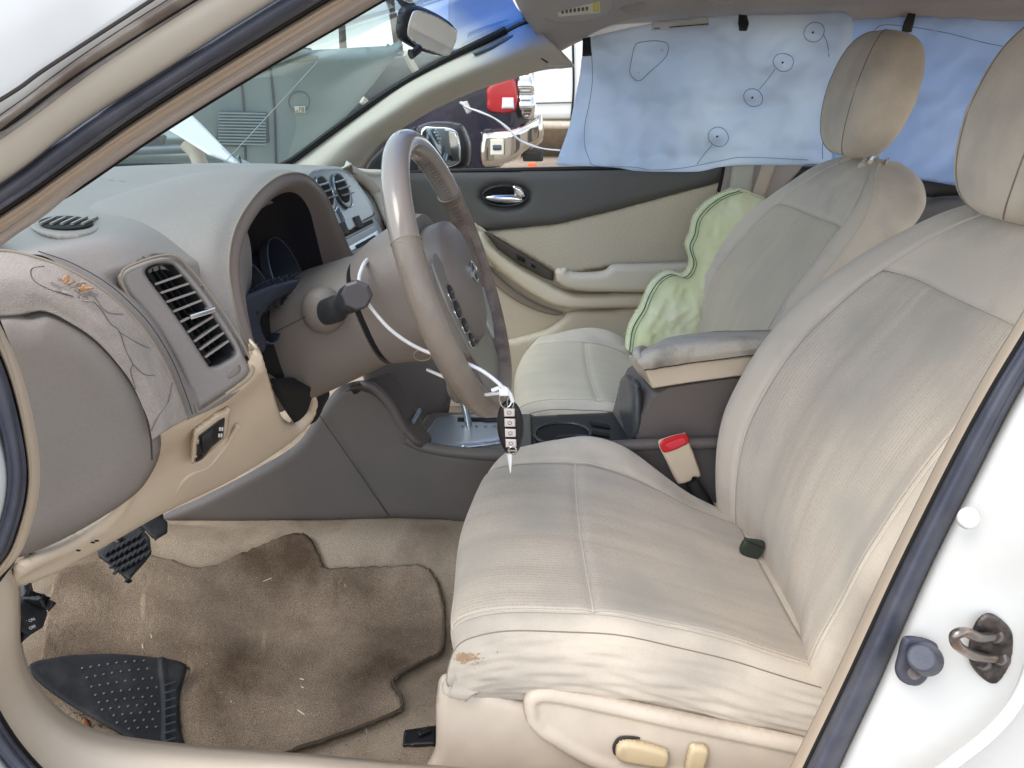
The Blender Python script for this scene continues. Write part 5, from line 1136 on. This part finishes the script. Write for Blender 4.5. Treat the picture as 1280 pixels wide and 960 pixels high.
relief('lock_switch', [(664, 329), (669, 332), (669, 336), (664, 333)], flatY(2.035), M['gap'], pd, res=1.2, edge=1, depth=.001, solid=.004, smoothed=False)
relief('armrest_sweep', [(560, 288), (596, 290), (606, 294), (622, 313), (650, 333), (680, 350), (712, 366), (760, 367), (950, 364), (950, 387), (780, 388), (706, 388), (670, 374), (640, 354), (612, 330), (596, 312), (580, 300)], flatY(2.045), M['doorb'], pd, res=3, edge=8, depth=.03, solid=.05, n=220)
relief('armrest_pad', [(694, 345), (696, 338), (708, 337), (712, 341), (730, 342), (755, 340), (768, 332), (800, 331), (950, 330), (950, 366), (760, 367), (716, 364), (698, 356)], flatY(2.02), mat('armrest_vinyl', (.60, .54, .43), .5), pd, res=2.5, edge=9, depth=.02, solid=.05, n=160)
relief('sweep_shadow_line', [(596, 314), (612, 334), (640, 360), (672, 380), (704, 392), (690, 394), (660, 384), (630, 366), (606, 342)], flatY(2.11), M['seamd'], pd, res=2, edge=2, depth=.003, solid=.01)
# handle
relief('handle_recess', [(631+28*math.cos(t), 245+12.5*math.sin(t)) for t in np.linspace(0, 6.283, 24)[:-1]], flatY(2.10), M['gap'], pd, res=2, edge=3, depth=.003, solid=.01)
tube('handle_bezel', [W(631+28*math.cos(t), 245+12.5*math.sin(t), 2.08) for t in np.linspace(0, 6.283, 40)[:-1]], .0035, M['black'], pd, closed=True, seg=8)
relief('door_handle', [(604, 248), (612, 243), (636, 242), (646, 243), (654, 246), (654, 254), (640, 256), (616, 254)], flatY(2.075), M['chrome'], pd, res=1.6, edge=6, depth=.014, solid=.02, n=70)
relief('handle_pivot', [(641, 233), (652, 235), (656, 246), (645, 246)], flatY(2.07), M['chrome'], pd, res=1.5, edge=3, depth=.006, solid=.02, n=40)
# sail and mirror
relief('mirror_sail', [(452, 220), (462, 200), (480, 182), (504, 164), (520, 158), (524, 218)], flatY(2.10), M['black'], pd, res=3, edge=3, depth=.006, solid=.02, smoothed=False)
mh = relief('mirror_housing', [(518, 166), (526, 156), (545, 152), (570, 154), (580, 160), (588, 182), (586, 206), (576, 214), (540, 218), (522, 210)], flatY(2.24), M['black'], pd, res=2.5, edge=9, depth=.03, solid=.06, n=80)
relief('mirror_surface', [(527, 163), (546, 159), (565, 161), (573, 170), (576, 196), (570, 206), (545, 212), (530, 206)], flatY(2.224), M['mirror'], pd, res=2.5, edge=0, depth=0, solid=.002, n=60, nrm=V(0, -1, 0))
relief('door_glass', [(500, 60), (720, 60), (1000, 60), (1000, 214), (440, 217), (460, 160)], flatY(2.13), M['pane'], pd, res=20, edge=0, depth=0, solid=0, smoothed=False)

# torn tape
tp = thing('torn_tape', W(640, 165, 2.12), 'twisted strip of torn white tape stuck across the passenger window', 'tape')
P = [(576, 128, 2.118), (584, 134, 2.112), (600, 140, 2.10), (618, 148, 2.105), (634, 160, 2.11), (648, 174, 2.10), (662, 181, 2.105), (680, 186, 2.11), (700, 188, 2.115)]
tube('tape_strip', P, [.010, .004, .009, .006, .011, .007, .010, .005, .006], M['zip'], tp, n=50, seg=8, flat=.35)
relief('tape_end', [(576, 128), (584, 126), (590, 139), (584, 143)], flatY(2.112), M['zip'], tp, res=2, edge=0, depth=0, solid=.001, smoothed=False)

# ------------------------------------------------------------------ airbags
def fold(x, y, d=0, k=1):
    n1 = noise.noise(Vector((x*.012, y*.014, 5*k)))*.042; n2 = noise.noise(Vector((x*.05+y*.02, y*.05, 9*k)))*.007-.006*abs(noise.noise(Vector(((x+y)*.035, (y-x)*.008, 4*k)))); n3 = abs(noise.noise(Vector((x*.025, y*.03, 3*k))))*-.012
    return n1+n2+n3
c1 = thing('curtain_airbag', W(870, 30, 1.99), 'white curtain airbag hanging over the front passenger window, with stitched circles', 'airbag', 'deployed curtain airbags')
co = [(733, 50), (760, 40), (830, 27), (900, 20), (1000, 18), (1062, 18), (1064, 60), (1060, 120), (1050, 180), (1045, 206), (1020, 206), (985, 207), (930, 207), (900, 209), (870, 214), (820, 215), (790, 213), (760, 209), (700, 208), (697, 204), (712, 160), (722, 110), (728, 70)]
bagf = lambda x, y: W(x, y, 1.975)
def bagx(x, y, d): 
    g = fold(x, y, d, 1)+.012*math.exp(-((x-(930-(y-60)*.85))/40)**2)
    for cx, cy in ((1014, 41), (980, 78), (938, 122), (898, 171)):
        r = math.hypot(x-cx, y-cy); g -= .016*math.exp(-(r/12)**2)
    return g+.015*min(1, d/18)
relief('bag_cloth', co, bagf, M['bag'], c1, res=3, edge=4, depth=.006, solid=.001, extra=bagx, n=240)
def onbag(x, y, o=.003): return W(x, y, 1.975)+V(0, -1, 0)*(bagx(x, y, 18)+o)
for cx, cy, r in ((1014, 41, 12), (980, 78, 11.5), (938, 122, 11), (898, 171, 12)):
    tube('stitched_circle', [onbag(cx+r*math.cos(t), cy+r*math.sin(t)) for t in np.linspace(0, 6.283, 36)[:-1]], .0009, M['inkblue'], c1, closed=True, seg=5)
    sph('centre_hole', onbag(cx, cy, .003), (.0026, .0015, .0026), M['ink'], c1, seg=8, ring=6)
tri = [(797, 54), (815, 52), (830, 55), (833, 64), (829, 74), (812, 90), (798, 101), (790, 98), (786, 90), (789, 74), (792, 60)]
tube('stitched_loop', [onbag(*q) for q in tri], .0009, M['inkblue'], c1, n=80, closed=True, seg=5)
for q in ((825, 64), (796, 92)): sph('light_hole', onbag(q[0], q[1], .003), (.004, .002, .004), M['lenswhite'], c1, seg=8, ring=6)
for pth in ([(969, 86), (958, 98), (946, 112)], [(1026, 44), (1029, 56), (1029, 72)], [(889, 181), (878, 192), (868, 204)]):
    tube('stitch_line', [onbag(*q) for q in pth], .0008, M['inkblue'], c1, n=16, seg=5)
tube('edge_stitch', [onbag(*q) for q in ((739, 66), (739, 100), (736, 130), (731, 155), (731, 180), (736, 198), (745, 207), (790, 208), (815, 212), (850, 209), (870, 205), (900, 200), (930, 196), (1010, 200))], .0008, M['inkblue'], c1, n=90, seg=5)
relief('sewn_patch', [(812, 28), (884, 21), (884, 34), (812, 40)], lambda x, y: onbag(x, y, .001), mat('patch_cloth', (.62, .66, .68), .8), c1, res=3, edge=1, depth=.001, solid=.001, smoothed=False)
tube('patch_stitch', [onbag(815, 37, .004), onbag(850, 34, .004), onbag(882, 31, .004)], .0012, M['ink'], c1, n=10, seg=5)
for out in ([(728, 48), (738, 46), (739, 70), (727, 71)], [(920, 19), (930, 20), (932, 30), (929, 40), (919, 40), (918, 30)]):
    relief('black_strap', out, lambda x, y: onbag(x, y, .006), M['black'], c1, res=2, edge=1, depth=.001, solid=.002, smoothed=False)
c2 = thing('curtain_airbag', W(1180, 30, 1.99), 'blue lit rear section of curtain airbag seen between the two headrests', 'airbag', 'deployed curtain airbags')
c2o = [(1058, 22), (1120, 18), (1200, 20), (1340, 24), (1400, 30), (1400, 246), (1300, 246), (1240, 240), (1200, 233), (1150, 225), (1100, 220), (1060, 212), (1040, 200), (1046, 120), (1052, 60)]
bagx2 = lambda x, y, d: fold(x, y, d, 2)*.8+.012*min(1, d/15)
relief('bag_cloth', c2o, lambda x, y: W(x, y, 2.0), M['bag2'], c2, res=3.5, edge=4, depth=.006, solid=.001, extra=bagx2, n=200)
onb2 = lambda x, y, o=.003: W(x, y, 2.0)+V(0, -1, 0)*(bagx2(x, y, 15)+o)
relief('black_strap', [(1131, 17), (1140, 18), (1134, 41), (1121, 42), (1124, 30)], lambda x, y: onb2(x, y, .006), M['black'], c2, res=2, edge=1, depth=.001, solid=.002, smoothed=False)
tube('edge_stitch', [onb2(*q) for q in ((1088, 40), (1100, 32), (1130, 34), (1180, 42), (1240, 56), (1300, 66))], .0009, M['inkblue'], c2, n=40, seg=5)
tube('edge_stitch', [onb2(*q) for q in ((1052, 60), (1046, 120), (1026, 170), (1024, 198))], .0010, M['inkblue'], c2, n=30, seg=5)
# side torso airbag
sb = thing('side_airbag', W(850, 350, 1.98), 'crumpled pale green side airbag hanging between passenger seat and door', 'airbag')
so = [(783, 436), (786, 412), (792, 398), (800, 385), (808, 366), (820, 348), (836, 340), (852, 344), (860, 338), (863, 325), (858, 306), (864, 290), (868, 272), (880, 256), (898, 244), (920, 236), (940, 242), (957, 250), (966, 262), (950, 300), (930, 340), (910, 380), (880, 420), (830, 440), (800, 447), (790, 444)]
def sbx(x, y, d): return .032*(1-math.exp(-d/26))+.010*noise.noise(Vector((x*.05, y*.04, 7)))+.003*noise.noise(Vector((x*.13, y*.11, 2)))-.004*abs(noise.noise(Vector((x*.07+y*.05, y*.02, 12))))-.010*math.exp(-((x-870)**2/500+(y-340)**2/120))
sbf = plane((790, 440, 1.90), (862, 320, 1.97), (955, 255, 2.0))
relief('bag_cloth', so, sbf, M['green'], sb, res=2.2, edge=5, depth=.012, solid=.0015, extra=sbx, n=260, nrm=V(0, -1, 0))
relief('bag_cloth_back', so, lambda x, y: sbf(x, y)+V(0, .03, 0), M['green'], sb, res=4, edge=5, depth=-.012, solid=.0015, n=200, nrm=V(0, -1, 0))
edge_ = so[:16]
tube('bag_hem', [sbf(x+1, y)+V(0, -.012, 0) for x, y in so[:19]], .0018, mat('hem_cream', (.80, .80, .62), .9), sb, n=160, seg=6, flat=.6)
for off, r in ((3.6, .0015), (6.5, .0009)):
    tube('green_stitching', [sbf(x+off, y+off*.5)+V(0, -1, 0)*(sbx(x+off, y+off*.5, off)+.006) for x, y in edge_], r, M['greenline'], sb, n=140, seg=5)
rnd = random.Random(2); fr = cr([(a, b, 0) for a, b in so[:17]], 90)
for i in range(0, 90, 2):
    x, y = fr[i][0], fr[i][1]; a = sbf(x+1, y)+V(0, -.004, 0); bar('fray', a, a+V(-rnd.uniform(.004, .014), -.002, rnd.uniform(-.008, .010)), .002, .0012, M['green'], sb)
tube('green_stitching', [sbf(*q)+V(0, -.044, 0) for q in ((808, 431), (830, 427), (855, 417))], .001, M['ink'], sb, n=14, seg=5)

# ------------------------------------------------------------------ rear view mirror, visor
rm = thing('rear_view_mirror', W(538, 40, 1.36), 'black framed inside rear view mirror hanging from the windscreen', 'mirror')
rmp = plane((505, 35, 1.335), (570, 50, 1.39), (535, 10, 1.35))
relief('mirror_housing', [(500, 28), (503, 14), (512, 8), (530, 10), (552, 20), (569, 32), (573, 42), (570, 60), (562, 71), (550, 71), (525, 64), (504, 52), (499, 42)], rmp, M['black'], rm, res=2, edge=7, depth=.012, solid=.03, n=90)
relief('mirror_surface', [(509, 45), (512, 24), (520, 13), (545, 20), (566, 34), (571, 41), (567, 58), (560, 69), (548, 68), (522, 58)], lambda x, y: rmp(x, y)+V(.001, -.002, 0), M['mirror'], rm, res=2, edge=0, depth=0, solid=.001, n=70)
tube('mirror_stalk', [W(520, 20, 1.38), W(508, 4, 1.37), W(498, -14, 1.37)], [.012, .010, .013], M['black'], rm, n=12, seg=12)
tube('dimmer_tab', [W(524, 60, 1.345), W(518, 66, 1.335), W(513, 68, 1.33)], [.007, .006, .008], M['black'], rm, n=8, seg=10)
vz = thing('sun_visor', W(720, 8, 1.8), 'grey folded sun visor with a printed warning label on the roof lining', 'sun visor')
vsp = plane((670, 0, 1.78), (770, 10, 1.86), (720, 28, 1.90))
relief('visor_panel', [(645, -60), (800, -60), (768, -8), (765, 8), (755, 20), (730, 28), (700, 29), (680, 24), (668, 14), (660, 0)], lambda x, y: vsp(x, y)+V(0, -.01, 0), M['head'], vz, res=3, edge=10, depth=.012, solid=.016, n=120)
relief('warning_label', [(694, 2), (748, -5), (750, 17), (697, 22)], lambda x, y: vsp(x, y)+V(0, -.014, 0), M['paper'], vz, res=3, edge=0, depth=0, solid=.0008, smoothed=False)
relief('label_yellow_stripe', [(740, -5), (747, -6), (748, 15), (741, 16)], lambda x, y: vsp(x, y)+V(0, -.0155, 0), mat('label_yellow', (.70, .62, .12), .7), vz, res=3, edge=0, depth=0, solid=.0005, smoothed=False)
for rr_ in range(2):
    for k in range(8 - rr_):
        x, y = 700+k*5+rr_*1, 6+rr_*8-k*.7; relief('label_print', [(x, y), (x+3.4, y-.5), (x+3.6, y+4), (x+.2, y+4.6)], lambda a, b: vsp(a, b)+V(0, -.0155, 0), M['greytrim'], vz, res=1.5, edge=0, depth=0, solid=.0004, smoothed=False)
